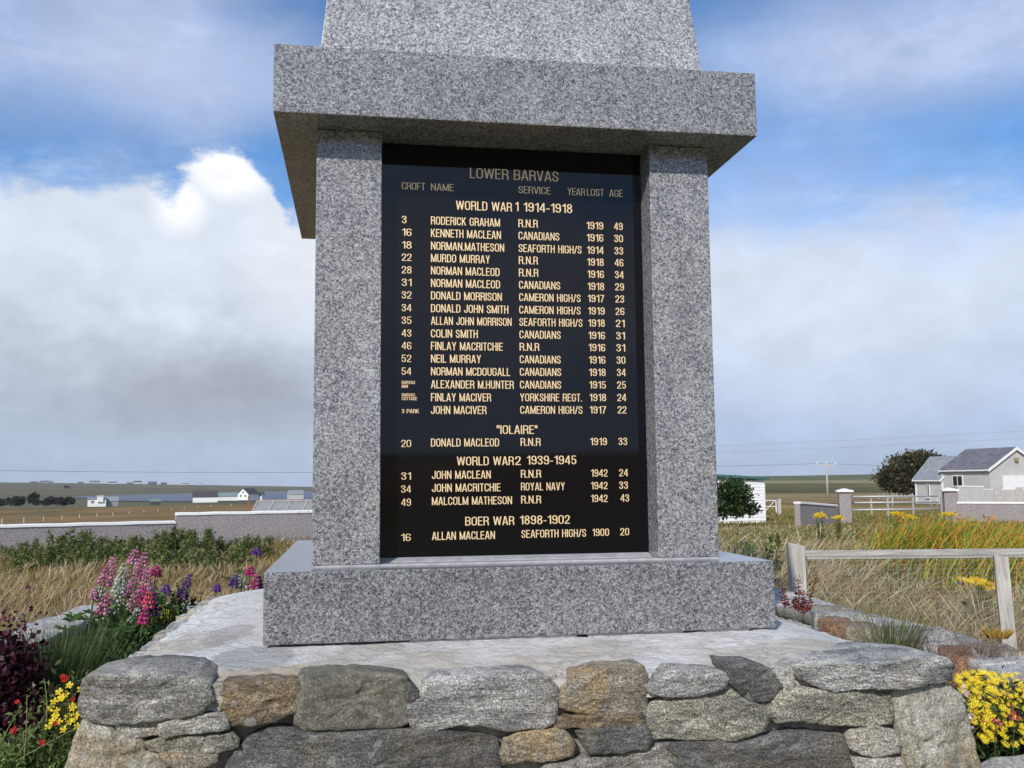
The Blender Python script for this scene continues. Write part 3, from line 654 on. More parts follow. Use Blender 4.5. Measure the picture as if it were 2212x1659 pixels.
c = b.mix(b.math('MULTIPLY', b.ramp(n2, [(.47, 0.), (.60, 1.)]), .45), c, b.mix(1.0, c, (.62, .85, .60), 'MULTIPLY'))
b.l(c, p.inputs['Base Color']); p.inputs['Roughness'].default_value = .95; p.inputs['Specular IOR Level'].default_value = .1
g = np_mesh('ground', V, [np.concatenate(Q), tri], m, col=C_, smooth=True); tag(g, kind='structure')
# the loch
m, b, p = new_mat('loch_water'); p.inputs['Base Color'].default_value = (.020, .035, .075, 1); p.inputs['Roughness'].default_value = .32; p.inputs['IOR'].default_value = 1.33
bump(b, p, b.noise(b.map(objvec(b), sc=(1, 3, 1)), .25, 6, .7), .5, 1.2)
out = [(150, 1073), (205, 1071.2), (278, 1069.5), (350, 1067), (432, 1065), (540, 1062.5), (673, 1060.5), (900, 1057), (900, 1080), (673, 1082), (520, 1082), (430, 1083), (340, 1083), (270, 1082), (215, 1078), (170, 1075)]
me = bpy.data.meshes.new('loch'); me.from_pydata([tuple(on_z(a, c_, -11.9)) for a, c_ in out], [], [tuple(range(len(out)))])
tag(mesh_obj('water', me, m), kind='structure')
# road behind the garden, along the foot of the roughcast wall
TARMAC = mat_plain('asphalt', (.17, .165, .16), .9, 0, .2, 3, .3)
def road():
    V = []; n = 60
    for k in range(n+1):
        px = -500+k*1700/n; d0 = 21.9+(px/672)*4.0
        for d in (d0, d0+1.7):
            q = ground_at(px, d); V.append((q.x, q.y, max(q.z, -1.17)+.03))
    Q = np.array([(2*k, 2*k+2, 2*k+3, 2*k+1) for k in range(n)])
    tag(np_mesh('road', V, [Q], TARMAC), kind='structure')
road()

# ------------------------------------------------------------ walls
def mat_rough(name, base):
    m, b, p = new_mat(name); v = objvec(b)
    n = b.noise(v, 3, 4, .6); n2 = b.noise(v, 38, 2, .7); n3 = b.noise(v, 14, 3, .7)
    c = b.mix(n, tuple(k*.85 for k in base), tuple(min(1, k*1.15) for k in base))
    c = b.mix(1.0, c, b.ramp(n2, [(.30, .45), (.5, 1.0), (.70, 1.7)]), 'MULTIPLY'); c = b.mix(1.0, c, b.ramp(n3, [(.3, .8), (.7, 1.2)]), 'MULTIPLY')
    b.l(c, p.inputs['Base Color']); p.inputs['Roughness'].default_value = .95; bump(b, p, n2, .8, .02); return m
ROUGH = mat_rough('roughcast', (.30, .268, .262)); ROUGHD = mat_rough('light_roughcast', (.44, .425, .41))
def mat_whitewash():
    m, b, p = new_mat('worn_white_paint'); v = objvec(b)
    n = b.noise(v, 6, 6, .7, .5); c = b.mix(b.ramp(n, [(.58, 0.), (.68, 1.)]), (.80, .79, .76), (.46, .42, .37))
    b.l(c, p.inputs['Base Color']); p.inputs['Roughness'].default_value = .8; return m
WHITE = mat_whitewash(); CLEAN = mat_plain('white_paint', (.80, .80, .79), .6, 0, .05, 3)
def frame(P, Q_):
    """local axes along a wall: x along P->Q, y to the back"""
    d = (Q_-P); L = d.xy.length; return L, math.atan2(d.y, d.x)
def place(o, P, rz): o.location = P; o.rotation_euler = (0, 0, rz); return o
def low_wall(label, P, Q_, ztop0, ztop1, cap=.075, th=.2, mat=None, over=.03, name='roughcast_wall', group=None, capped=True):
    L, rz = frame(P, Q_); zb = min(P.z, Q_.z)-.4
    w = thing(name, label, 'wall', (P.x, P.y, 0), rz, group)
    MB().hexa([(0, 0, zb), (L, 0, zb), (L, th, zb), (0, th, zb), (0, 0, ztop0-cap), (L, 0, ztop1-cap), (L, th, ztop1-cap), (0, th, ztop0-cap)]).build('wall_body', mat or ROUGH, w)
    if capped:
        n = max(2, int(L/.25)); Vt = []
        pr = [(-over, 0), (-over, cap*.72), (-over*.2, cap), (th+over*.2, cap), (th+over, cap*.72), (th+over, 0)]
        for k in range(n+1):
            x = L*k/n; z = ztop0+(ztop1-ztop0)*k/n-cap+.002+.008*fbm(x*1.5+P.x, 3, 0, 3)
            for (yy, zz) in pr: Vt.append((x+.015*fbm(x*7, yy*9, 4, 2), yy+.006*fbm(x*5, yy*20, 1, 2), z+zz))
        Q6 = [(6*k+i, 6*k+6+i, 6*k+6+(i+1) % 6, 6*k+(i+1) % 6) for k in range(n) for i in range(6)]
        me = bpy.data.meshes.new('coping'); me.from_pydata(Vt, [], Q6+[tuple(range(6))[::-1], tuple(6*n+i for i in range(6))])
        mesh_obj('coping', me, WHITE, w)
    return w
P0, P1, P2 = ground_at(-420, 21.2), ground_at(388, 26.2), ground_at(1050, 30.6)
low_wall('lower stretch of the pink grey roughcast wall with worn white coping, left of the step', P0, P1, -.53, -.60)
low_wall('higher stretch of the pink grey roughcast wall with white coping, beyond the tall herbs', P1, P2, -.385, -.43)

# garden enclosure of rubble with flat copings
SOIL = mat_plain('dark_soil', (.045, .032, .024), .95, 0, .4, 14, .6)
def coping_run(parent, x0, x1, y0, y1, z, along='y', seed=0, zslope=0):
    t = (y0 if along == 'y' else x0); end = (y1 if along == 'y' else x1); i = 0
    while t < end-.08:
        ln = min(random.uniform(.20, .42), end-t)
        if end-(t+ln) < .1: ln = end-t
        j = lambda s_=.012: random.uniform(-s_, s_)
        if along == 'y': pol = [(x0+j(.02), t+.006), ((x0+x1)/2+j(), t+.005+j(.006)), (x1+j(.02), t+.007), (x1+j(.02), t+ln/2), (x1+j(.02), t+ln-.005), ((x0+x1)/2, t+ln-.006+j(.005)), (x0+j(.02), t+ln-.006), (x0+j(.02), t+ln/2)]
        else: pol = [(t+.006, y0+j(.02)), (t+ln/2, y0+j(.02)), (t+ln-.006, y0+j(.02)), (t+ln-.004, (y0+y1)/2), (t+ln-.006, y1+j(.02)), (t+ln/2, y1+j(.02)), (t+.006, y1+j(.02)), (t+.005, (y0+y1)/2)]
        zz = z+zslope*(t-(y0 if along == 'y' else x0))
        o = rock('coping_stone', pol, .05, ST['coping' if random.random() < .8 else 'grey'], parent, 0, seed+i*1.7, .004, None, .005)
        o.rotation_euler = (R_(-90), 0, 0); o.location = (0, 0, zz+random.uniform(-.006, .006)); t += ln; i += 1
def rubble_face(parent, x, ya, yb, zb, zt, face, mats, seed=0):
    """irregular stones on a face looking along -x (face=-1) or +x (1)"""
    z = zt; row = 0
    while z > zb:
        h_ = random.uniform(.05, .10); y = ya-random.uniform(0, .1)
        while y < yb:
            w_ = random.uniform(.08, .22); j = lambda: random.uniform(-.008, .008)
            u0, u1 = -w_/2+.004, w_/2-.004
            pol = [(u0+j(), j()-h_), (0, j()-h_), (u1+j(), j()-h_), (u1+j(), -h_/2), (u1+j()*1.3, j()-.004), (0, j()), (u0+j(), j()-.005), (u0, -h_/2)]
            o = rock('stone', pol, .07, ST[random.choice(mats)], parent, 0, seed+y*7+z*31, .007)
            o.rotation_euler = (0, 0, R_(90*face)); o.location = (x+random.uniform(-.008, .006)*-face, y+w_/2, z); y += w_
        z -= h_; row += 1
gl = thing('garden_wall', 'low rubble wall with flat slate coping, left side of the flower bed', 'wall', (0, 0, 0))
MB().box(-1.65, -1.50, .2, 2.10, -1.3, -.21).build('wall_core', ST['dark'], gl)
coping_run(gl, -1.68, -1.49, .15, 1.76, -.15, 'y', 3)
rubble_face(gl, -1.495, .3, 1.75, -.42, -.20, 1, ['dark', 'brown', 'red', 'grey'], 5)
gb = thing('garden_wall', 'low rubble wall with flat slate coping, across the back of the memorial', 'wall', (0, 0, 0))
MB().box(-1.63, 1.42, 1.80, 2.10, -1.3, -.212).build('wall_core', ST['dark'], gb)
coping_run(gb, -1.66, 1.22, 1.78, 2.13, -.148, 'x', 31)
for k, x in enumerate(np.arange(-1.55, -.75, .115)):
    pol = [(-.055, -.075), (.05, -.078), (.055, -.002), (-.052, 0)]
    o = rock('brick', pol, .08, ST['red' if k % 3 else 'ochre'], gb, 0, 90+k, .004); o.location = (x, 1.795, -.205)
gr = thing('garden_wall', 'low rubble wall with weathered slate coping, right of the memorial below the wire fence', 'wall', (0, 0, 0))
MB().box(1.29, 1.49, -1.6, 2.05, -1.3, -.19).build('wall_core', ST['dark'], gr)
coping_run(gr, 1.27, 1.54, -1.6, 2.0, -.125, 'y', 61)
rubble_face(gr, 1.275, -1.2, 1.75, -.42, -.165, -1, ['mica', 'red', 'light', 'ochre', 'grey', 'red', 'light'], 9)
# orange weathered bricks and stones tucked between plinth and right hand wall
def loose(px, py, z, pol, mt, rz=0, name='stone', flat=True, par=None, dep=.06, amp=.006):
    c = on_z(px, py, z); o = rock(name, pol, dep, ST[mt], par, 0, px*.13, .005, None, .006)
    o.rotation_euler = (R_(-90 if flat else -35), 0, rz); o.location = (c.x, c.y, z); return o
fill = gr
for px, py, w, l, mt, rz in ((1768, 1309, .06, .15, 'ochre', .3), (1800, 1335, .05, .10, 'red', .5), (1838, 1345, .045, .17, 'red', .9), (1870, 1355, .05, .14, 'ochre', .8), (1820, 1325, .07, .12, 'light', .2), (1780, 1322, .06, .10, 'mica', 1.2),
                             (2062, 1403, .05, .20, 'red', -.5), (2150, 1398, .06, .18, 'ochre', -.2)):
    pol = [(-w, -l/2), (w*.9, -l/2+.01), (w, l/2), (-w*.8, l/2-.01)]; loose(px, py, -.112, pol, mt, rz, 'stone', True, fill, .10)
o = rock('stone', [(-.085, -.05), (-.03, -.062), (.06, -.055), (.09, -.02), (.085, .03), (.04, .055), (-.04, .052), (-.08, .02)], .13, ST['mica'], fill, 0, 77, .012)
c = on_z(2008, 1400, -.12); o.rotation_euler = (R_(-38), 0, .1); o.location = (c.x+.02, c.y, -.105)
# soil of the beds
def bed(x0, x1, y0, y1, z):
    xs, ys = np.linspace(x0, x1, 40), np.linspace(y0, y1, 60)
    V = [(x, y, z+.03*fbm(x*4, y*4, 1, 4)+.012*fbm(x*20, y*20, 2, 3)) for y in ys for x in xs]
    Q = np.array([(j*40+i, j*40+i+1, j*40+41+i, j*40+40+i) for j in range(59) for i in range(39)]); return V, Q
Va, Qa = bed(-1.52, -.9, -1.2, 1.82, -.42); Vb, Qb = bed(.9, 1.30, -1.2, 1.82, -.36); Vc, Qc = bed(-.95, .95, 1.4, 1.82, -.4)
tag(np_mesh('flower_bed_soil', Va+Vb+Vc, [np.concatenate([Qa, Qb+len(Va), Qc+len(Va)+len(Vb)])], SOIL, smooth=True), kind='structure')
pv = on_z(2150, 1645, -.29)
pv_ = rock('paving_slab', [(-.16, -.12), (.22, -.10), (.24, .06), (-.13, .055)], .05, ST['coping'], None, 0, 5, .003)
pv_.rotation_euler = (R_(-90), 0, .1); pv_.location = (pv.x+.06, pv.y-.05, -.285); tag(pv_, 'flat grey stone slab below the yellow flowers, bottom right corner', 'paving slab')

# ------------------------------------------------------------ timber fence with mesh
def mat_wood(name, base, dark):
    m, b, p = new_mat(name); v = objvec(b)
    n = b.noise(b.map(v, sc=(30, 30, 2.0)), 2.2, 6, .65, .8); n2 = b.noise(v, 9, 4, .6)
    c = b.mix(b.ramp(n, [(.35, 0.), (.62, 1.)]), dark, base); c = b.mix(1.0, c, b.ramp(n2, [(.3, .8), (.7, 1.15)]), 'MULTIPLY')
    b.l(c, p.inputs['Base Color']); p.inputs['Roughness'].default_value = .85; bump(b, p, n, .4, .003); return m
WOOD = mat_wood('weathered_timber', (.54, .51, .46), (.33, .305, .27))
m, b, p = new_mat('weathered_rail'); v = objvec(b); n = b.noise(b.map(v, sc=(2, 30, 30)), 2.2, 6, .65, .8)
b.l(b.mix(b.ramp(n, [(.35, 0.), (.62, 1.)]), (.28, .26, .235), (.50, .475, .43)), p.inputs['Base Color']); p.inputs['Roughness'].default_value = .85; RAILW = m
GALV = mat_plain('galvanised_wire', (.42, .42, .42), .45, .6, .1, 20)
DF = 5.4
fp = [at(1719, 1175, DF), at(2177, 1190, DF*.985), at(2660, 1196, DF)]
for i, (q, hw, top, lab) in enumerate(((fp[0], .047, .035, 'thick square timber fence post with a slanted top, nearest the memorial'),
                                 (fp[1], .036, -.035, 'slimmer leaning timber post of the wire fence, at the right'), (fp[2], .037, -.03, 'timber post at the far right end of the wire fence'))):
    t = thing('fence_post', lab, 'fence post', (q.x, q.y, -1.15), R_((-22, -30, -20)[i]))
    h0 = top+1.15
    MB().hexa([(-hw, -hw, -.2), (hw, -hw, -.2), (hw, hw, -.2), (-hw, hw, -.2), (-hw, -hw, h0), (hw, -hw, h0-.02), (hw, hw, h0-.045), (-hw, hw, h0-.01)]).build('post', WOOD, t, .004)
    if i == 1: t.rotation_euler = (0, R_(-2), t.rotation_euler[2])
L, rz = frame(fp[0], fp[2])
rail = thing('wire_fence', 'single weathered rail with galvanised wire mesh hung below it, over the tall grass', 'fence', (fp[0].x, fp[0].y, 0), rz)
rt = on_y(1740, 1191, fp[0].y).z; rb = on_y(1740, 1210, fp[0].y).z
MB().box(.05, L+.3, .052, .09, rb, rt).build('rail', RAILW, rail, .003)
mb = MB(); z0, z1 = rb-.62, rt-.025; st = .0255; r = .00065
nx = int((L+.3)/st)
def wire_box(a, b_, r_):
    if abs(a[0]-b_[0]) > 1e-6: mb.box(a[0], b_[0], a[1]-r_, a[1]+r_, a[2]-r_, a[2]+r_)
    else: mb.box(a[0]-r_, a[0]+r_, a[1]-r_, a[1]+r_, a[2], b_[2])
for k in range(nx): wire_box((k*st, .049, z0), (k*st, .049, z1+random.uniform(-.004, .004)), r)
z = z0
while z < z1: wire_box((0, .0475, z), (L+.3, .0475, z), r); z += st
mb.build('wire_mesh', GALV, rail)
for k in range(14):
    a, c = .1+k*.27, z1+.004
# mesh return on the left side of the corner post, running away from the camera
m2 = thing('wire_fence', 'strip of wire mesh running away behind the thick corner post', 'fence', (fp[0].x-.05, fp[0].y, 0), R_(97))
mb = MB()
for k in range(int(2.4/st)): wire_box((k*st, 0, z0), (k*st, 0, z1+.02), r)
z = z0
while z < z1: wire_box((0, .0015, z), (2.4, .0015, z), r); z += st
mb.build('wire_mesh', GALV, m2)

# ------------------------------------------------------------ gate, pillars, walls at the croft entrance
def pillar(px, d, w, zt, label):
    g_ = ground_at(px, d); t = thing('gate_pillar', label, 'gate pillar', (g_.x, g_.y, 0), -YAW-R_(12))
    MB().box(-w/2, w/2, -w/2, w/2, g_.z-.3, zt-.13).build('shaft', ROUGH, t)
    c_ = w/2+.09; q = [(-c_, -c_, zt-.129), (c_, -c_, zt-.129), (c_, c_, zt-.129), (-c_, c_, zt-.129), (-c_, -c_, zt-.06), (c_, -c_, zt-.06), (c_, c_, zt-.06), (-c_, c_, zt-.06)]
    MB().hexa(q).build('cap_slab', WHITE, t)
    c2 = c_-.05; MB().hexa([(-c2, -c2, zt-.058), (c2, -c2, zt-.058), (c2, c2, zt-.058), (-c2, c2, zt-.058), (-.05, -.05, zt), (.05, -.05, zt), (.05, .05, zt), (-.05, .05, zt)]).build('cap_peak', WHITE, t)
    return g_
DG = 36.5
zt_ = lambda py, px, d: at(px, py, d).z
pillar(1813.5, DG, .42, zt_(1055, 1813, DG), 'roughcast gate pillar with white cap, left end of the metal field gate')
pillar(2037, DG, .42, zt_(1053, 2037, DG), 'roughcast gate pillar with white cap, right end of the metal field gate')
a, c = ground_at(1718, DG-3.2), ground_at(1797, DG-.3)
low_wall('short wing of roughcast wall with white coping, left of the left gate pillar', a, c, zt_(1083, 1718, DG-3.2), zt_(1089, 1797, DG), .07, .2)
a, c = ground_at(2051, DG), ground_at(2700, DG-.5)
low_wall('long low roughcast wall with white coping, in front of the garage', a, c, zt_(1083.5, 2051, DG), zt_(1085, 2700, DG-.5), .07, .2)
ga, gc = at(1829, 1090, DG), at(2027, 1090, DG-.05); L, rz = frame(ga, gc)
gate = thing('field_gate', 'galvanised tubular field gate with three rails between the roughcast pillars', 'gate', (ga.x, ga.y, 0), rz)
GZ = [zt_(y, 1830, DG) for y in (1073, 1086, 1101.5)]; GZ2 = [zt_(y, 2026, DG) for y in (1071.5, 1084.5, 1099.5)]
STEEL = mat_plain('galvanised_steel', (.50, .51, .52), .5, .3, .1, 6)
for a_, b_ in zip(GZ, GZ2): MB().tube([(0, 0, a_), (L, 0, b_)], .034, 8).build('gate_rail', STEEL, gate, smooth=True)
for x in (.03, L*.5, L-.28, L-.03): 
    f_ = x/L; MB().tube([(x, .001, GZ[2]+(GZ2[2]-GZ[2])*f_-.01), (x, .001, GZ[0]+(GZ2[0]-GZ[0])*f_+.01)], .024 if x != L*.5 else .02, 8).build('gate_upright', STEEL, gate, smooth=True)

# small gate and posts by the shed
ga = at(1650, 1090, 47); gc = at(1683, 1090, 47); L, rz = frame(ga, gc)
g2 = thing('small_gate', 'small pale frame gate with a diagonal brace beside the white shed', 'gate', (ga.x, ga.y, 0), rz)
za, zb = zt_(1081, 1660, 47), zt_(1107, 1660, 47)
mb = MB().tube([(0, 0, zb), (0, 0, za)], .025).tube([(L*.8, 0, zb), (L*.8, 0, za)], .025).tube([(0, 0, za), (L*.8, 0, za)], .02).tube([(0, 0, (za+zb)/2), (L*.8, 0, (za+zb)/2)], .015)
mb.build('gate_frame', CLEAN, g2); MB().tube([(0, .03, zb), (L*.75, .03, za)], .015).build('brace', CLEAN, g2)
MB().box(L-.08, L+.08, -.07, .07, zb-.6, za+.08).build('gate_post', WOOD, g2)

# ------------------------------------------------------------ white shed
def facing(px): v = Fw[:2]+Rt[:2]*((px-1106)/F_VIEW); return -math.atan2(v[0], v[1])
SD = 38
g_ = ground_at(1625, SD); sh = thing('garden_shed', 'white painted weatherboard shed with a green edged roof, behind the round bush', 'shed', (g_.x, g_.y, 0), facing(1625)+R_(28))
sw = (1647-1605)*SD/F_VIEW; zr = zt_(1031, 1640, SD); zl = zt_(1024, 1552, SD)
# local x: right edge at 0, extends left
xr = .40; xl = -1.9; dp = 1.9
BOARD = CLEAN
MB().hexa([(xl+.03, .03, -1.6), (xr-.03, .03, -1.6), (xr-.03, dp, -1.6), (xl+.03, dp, -1.6), (xl+.03, .03, zl-.13), (xr-.03, .03, zr-.13), (xr-.03, dp, zr-.13), (xl+.03, dp, zl-.13)]).build('wall', mat_plain('shadowed_board_gap', (.45, .45, .44), .7), sh)
mb = MB(); z = -1.5
while z < zr-.25:
    mb.prism([(xl, 0, z), (xl, .03, z), (xl, .03, z+.125), (xl, .018, z+.125)], (0, 0, 0), (xr-xl, 0, 0)); z += .13
mb.build('weatherboards', BOARD, sh)
mb = MB(); z = -1.5
while z < zr-.25:
    mb.prism([(xr, 0, z), (xr-.03, 0, z), (xr-.03, 0, z+.125), (xr-.018, 0, z+.125)], (0, .03, 0), (0, dp-.03, 0)); z += .13
mb.build('weatherboards', BOARD, sh)
MB().hexa([(xl-.1, -.15, zl-.10), (xr+.12, -.15, zr-.10), (xr+.12, dp+.1, zr-.10), (xl-.1, dp+.1, zl-.10), (xl-.1, -.15, zl), (xr+.12, -.15, zr), (xr+.12, dp+.1, zr), (xl-.1, dp+.1, zl)]).build('roof', mat_plain('green_roof_edge', (.045, .13, .12), .5), sh)

# ------------------------------------------------------------ houses
SLATE = mat_plain('purple_slate', (.155, .145, .165), .75, 0, .35, 2.5, .4); SLATEB = mat_plain('pale_grey_tiles', (.25, .265, .28), .75, 0, .2, 3, .3)
HARL = mat_plain('grey_harling', (.50, .49, .465), .9, 0, .1, 1.5, .3); HWHITE = mat_plain('white_harling', (.78, .78, .76), .9, 0, .05, 1)
DROOF = mat_plain('dark_roof', (.06, .055, .055), .8, 0, .2, .6); TEAL = mat_plain('blue_green_roof', (.17, .24, .24), .7, 0, .15, .6)
m, b, p = new_mat('window_glass'); p.inputs['Base Color'].default_value = (.02, .022, .025, 1); p.inputs['Roughness'].default_value = .08; GLASS = m
def house(name, label, px, d, L, D, hw, hr, rot, wall, roof, cat='house', group=None, windows=(), chimneys=(), over=.18, zfix=None, trim=None, gable_roof=True, doors=()):
    """ridge along local x; local -y faces the camera when rot=0"""
    g_ = ground_at(px, d); z0 = zfix if zfix is not None else g_.z
    t = thing(name, label, cat, (g_.x, g_.y, z0), facing(px)+rot, group)
    bm = bmesh.new(); y0, y1 = -D/2, D/2; x0, x1 = -L/2, L/2
    v = [bm.verts.new(q) for q in ((x0, y0, -1.2), (x1, y0, -1.2), (x1, y1, -1.2), (x0, y1, -1.2), (x0, y0, hw), (x1, y0, hw), (x1, y1, hw), (x0, y1, hw), (x0, 0, hw+hr), (x1, 0, hw+hr))]
    for f in ((0, 1, 5, 4), (2, 3, 7, 6), (1, 2, 6, 9, 5), (3, 0, 4, 8, 7), (4, 5, 9, 8), (6, 7, 8, 9), (3, 2, 1, 0)): bm.faces.new([v[i] for i in f])
    me = bpy.data.meshes.new('wall'); bm.to_mesh(me); bm.free(); mesh_obj('wall', me, wall, t)
    k = hr/(D/2); th = .12; o = over
    mb = MB()
    for s_ in (-1, 1):
        e = D/2+o; mb.prism([(x0-o, s_*e, hw-k*o+.02), (x0-o, 0, hw+hr+.02), (x0-o, 0, hw+hr+.02+th), (x0-o, s_*e, hw-k*o+.02+th)], (0, 0, 0), (L+2*o, 0, 0))
    rf = mb.build('roof', roof, t)
    if trim:
        for xx in (x0-o-.03, x1+o+.002):
            for s_ in (-1, 1):
                e = D/2+o+.05; MB().prism([(xx, s_*e, hw-k*o-.12), (xx, s_*.001, hw+hr-.10), (xx, s_*.001, hw+hr+.14), (xx, s_*e, hw-k*o+.10)], (0, 0, 0), (.028, 0, 0)).build('bargeboard', CLEAN, t)
        for s_ in (-1, 1):
            e = D/2+o; MB().box(x0-o, x1+o, *sorted((s_*e, s_*(e+.09))), hw-k*o-.05, hw-k*o+.06).build('gutter', CLEAN, t)
        MB().box(x0-.04, x0+.04, y0-.09, y0-.01, -1, hw-k*o-.05).build('downpipe', CLEAN, t)
    for c_ in chimneys:
        MB().box(c_-.35, c_+.35, -.3, .3, hw+hr-.5, hw+hr+.9).build('chimney', wall, rf)
    for (face, u, zc, w, h) in windows:
        ar = {'f': ((u, y0-.02, zc), 0), 'l': ((x0-.02, u, zc), -90), 'r': ((x1+.02, u, zc), 90)}[face]
        wn = MB().box(-w/2-.07, w/2+.07, -.03, .03, -h/2-.07, h/2+.07).build('window', CLEAN, t)
        MB().box(-w/2, w/2, -.035, -.031, -h/2, h/2).build('pane', GLASS, wn); MB().box(-.035, .035, -.045, -.036, -h/2, h/2).build('mullion', CLEAN, wn)
        MB().box(-w/2-.1, w/2+.1, -.09, .0, -h/2-.14, -h/2-.072).build('sill', HARL, wn)
        wn.location = ar[0]; wn.rotation_euler = (0, 0, R_(ar[1]))
    for (face, u, w, h, mt) in doors:
        ar = {'f': ((u, y0-.02, h/2), 0), 'l': ((x0-.02, u, h/2), -90), 'r': ((x1+.02, u, h/2), 90)}[face]
        dr = MB().box(-w/2, w/2, -.04, .03, -h/2, h/2).build('door', mt, t); dr.location = ar[0]; dr.rotation_euler = (0, 0, R_(ar[1]))
    return t, z0
# garage house at right: nearest corner at px 2126
dH = 75; th_ = R_(50)
W_, L_ = 5.3, 5.6
base_z = zt_(1085, 2126, dH)
# local frame: ridge along x, gable looking along +x or -x.  The gable (face '-x') looks to the right-front
def corner_house(name, label, pxc, d, L, D, hw, hr, rot, **kw):
    """put the front corner between the eaves wall (left) and gable (right) on a pixel column"""
    g_ = ground_at(pxc, d); f = facing(pxc)
    # local corner (+L/2, -D/2) after rotation
    ang = f+rot; cx_, cy_ = L/2, -D/2
    X = g_.x-(cx_*math.cos(ang)-cy_*math.sin(ang)); Y = g_.y-(cx_*math.sin(ang)+cy_*math.cos(ang))
    t, z0 = house(name, label, pxc, d, L, D, hw, hr, rot, **kw); t.location = (X, Y, t.location.z); return t
ez = zt_(1013, 2126, dH)-base_z; rr = zt_(967, 2180, dH+1)-zt_(1013, 2126, dH)
t = corner_house('garage', 'grey harled garage with purple slate roof, white bargeboards and white roller door', 2126, dH, 5.2, 5.1, ez, rr-.1, R_(-48), wall=HARL, roof=SLATE, cat='garage', zfix=base_z, trim=True,
    windows=(('f', -.85, ez-1.12, 1.0, 1.15),), doors=(('r', .05, 2.75, 2.05, CLEAN),))
MB().box(2.62, 2.78, -.15, .15, ez+.55, ez+.85).build('floodlight', mat_plain('lamp_housing', (.30, .25, .15), .5), t)
ez2 = zt_(1034, 2000, 80)-base_z
t = corner_house('outbuilding', 'smaller grey harled wing with pale tiled roof and a slit window, left of the garage', 2021, 80, 2.9, 3.6, ez2, 1.75, R_(-48), wall=HARL, roof=SLATEB, cat='outbuilding', zfix=base_z, trim=True, windows=(('f', -.05, ez2-.95, .28, 1.15),))
# harled yard walls in front of the garage
a, c = ground_at(2112, 66), ground_at(2330, 62)
w = low_wall('pale harled yard wall with small piers, in front of the garage door', a, c, zt_(1056, 2112, 66), zt_(1056, 2330, 62), .05, .18, ROUGHD, name='yard_wall')
for k, px in enumerate((2140, 2180, 2230)):
    g_ = ground_at(px, 65.6-.02*(px-2140)); q = w.matrix_world
    MB().box(-.2, .2, -.12, .12, -2.6, zt_(1052, px, 65)).build('wall_pier', ROUGHD, w).location = ((px-2112)*66/F_VIEW*1.02, 0, 0)
a, c = ground_at(2056, 64), ground_at(2112, 64)
low_wall('squat harled box wall below the garage window', a, c, zt_(1049, 2060, 64), zt_(1050, 2112, 64), .06, 1.2, ROUGHD, name='yard_wall')
# wooden rail fence right edge
ga, gc = at(2170, 1070, 58), at(2330, 1070, 56); L, rz = frame(ga, gc)
wf = thing('rail_fence', 'weathered wooden rail fence at the right edge, before the garage', 'fence', (ga.x, ga.y, 0), rz)
for k in range(3):
    za_ = zt_(1064+k*6.5, 2171, 58); MB().hexa([(0, 0, za_-.05), (L, 0, za_+.25), (L, .04, za_+.25), (0, .04, za_-.05), (0, 0, za_+.05), (L, 0, za_+.35), (L, .04, za_+.35), (0, .04, za_+.05)]).build('rail', WOOD, wf)
for x in (0, 1.6, 3.2): MB().box(x-.06, x+.06, .042, .14, -2.3, zt_(1060, 2180, 58)).build('post', WOOD, wf)

# far houses at left --------------------------------------------------------
def far(name, label, x0, x1, ytop, ybase, d, wall, roof, Dk=.6, rf=.45, rot=0, cat='house', **kw):
    px = (x0+x1)/2; s = d/F_VIEW; L = (x1-x0)*s/max(.5, abs(math.cos(rot))); H = (ybase-ytop)*s
    return house(name, label, px, d, L, max(3, L*Dk), H*(1-rf), H*rf, rot, wall, roof, cat=cat, zfix=at(px, ybase, d).z, over=.3, **kw)
far('cottage', 'pale cottage with a white dormer, left of the small green roofed hut', 200, 236, 1075, 1088.5, 500, HWHITE, SLATEB, .8, .25, windows=(('f', -2, 1.2, 1.2, 1.1), ('f', 1.6, 1.2, 1.2, 1.1)))
far('cottage', 'grey roofed part of the pale cottage, its roof sloping right', 228, 262, 1073, 1088, 505, SLATEB, SLATEB, .8, .55)
far('dormer', 'white box dormer with two windows on the pale cottage', 219, 231, 1071, 1079, 498, HWHITE, HWHITE, .6, .1, cat='dormer')
far('hut', 'small hut with a green roof standing in the moor below the loch', 333, 353, 1077.5, 1085.5, 480, DROOF, mat_plain('green_roof', (.13, .22, .16), .7), .7, .6, cat='hut')
far('bungalow', 'long white bungalow with a dark hipped roof, in front of the loch', 424, 474, 1061, 1080, 560, HWHITE, DROOF, .6, .62)
far('long_house', 'long low white building with a blue green roof, between bungalow and gabled house', 471, 519, 1064, 1076.5, 575, HWHITE, TEAL, .5, .6)
house('gabled_house', 'white house with a steep gable turned to the viewer, in front of the loch', 541, 560, 9.5, 7.4, 2.4, 3.0, R_(52), HWHITE, DROOF, zfix=at(541, 1075, 560).z, over=.35, windows=(('l', 0, 3.2, 1.0, 1.1), ('l', -1.6, 1.2, 1.1, 1.1), ('l', 1.6, 1.2, 1.1, 1.1)))
far('gabled_house', 'white rear wing with dark roof joined to the right of the steep gable', 553, 572, 1063, 1075, 566, HWHITE, DROOF, .7, .55, R_(-20))
far('grey_house', 'grey roofed house near the water beside the memorial pier', 626, 657, 1059, 1073.5, 620, HARL, SLATEB, .6, .55, R_(10))
sky_h = [(-6, 8, 1038, 1043), (74, 90, 1040, 1045), (95, 105, 1037.5, 1045), (103, 112, 1039.5, 1045), (111, 123, 1037.5, 1043.5), (177, 187, 1039, 1044), (202, 222, 1040, 1045.5), (242, 258, 1042, 1046.5), (281, 296, 1042, 1046), (296, 311, 1040, 1045.5), (327, 344, 1040.5, 1046), (354, 366, 1042.5, 1046.5), (397, 412, 1044.5, 1047.5), (432, 442, 1046, 1048)]
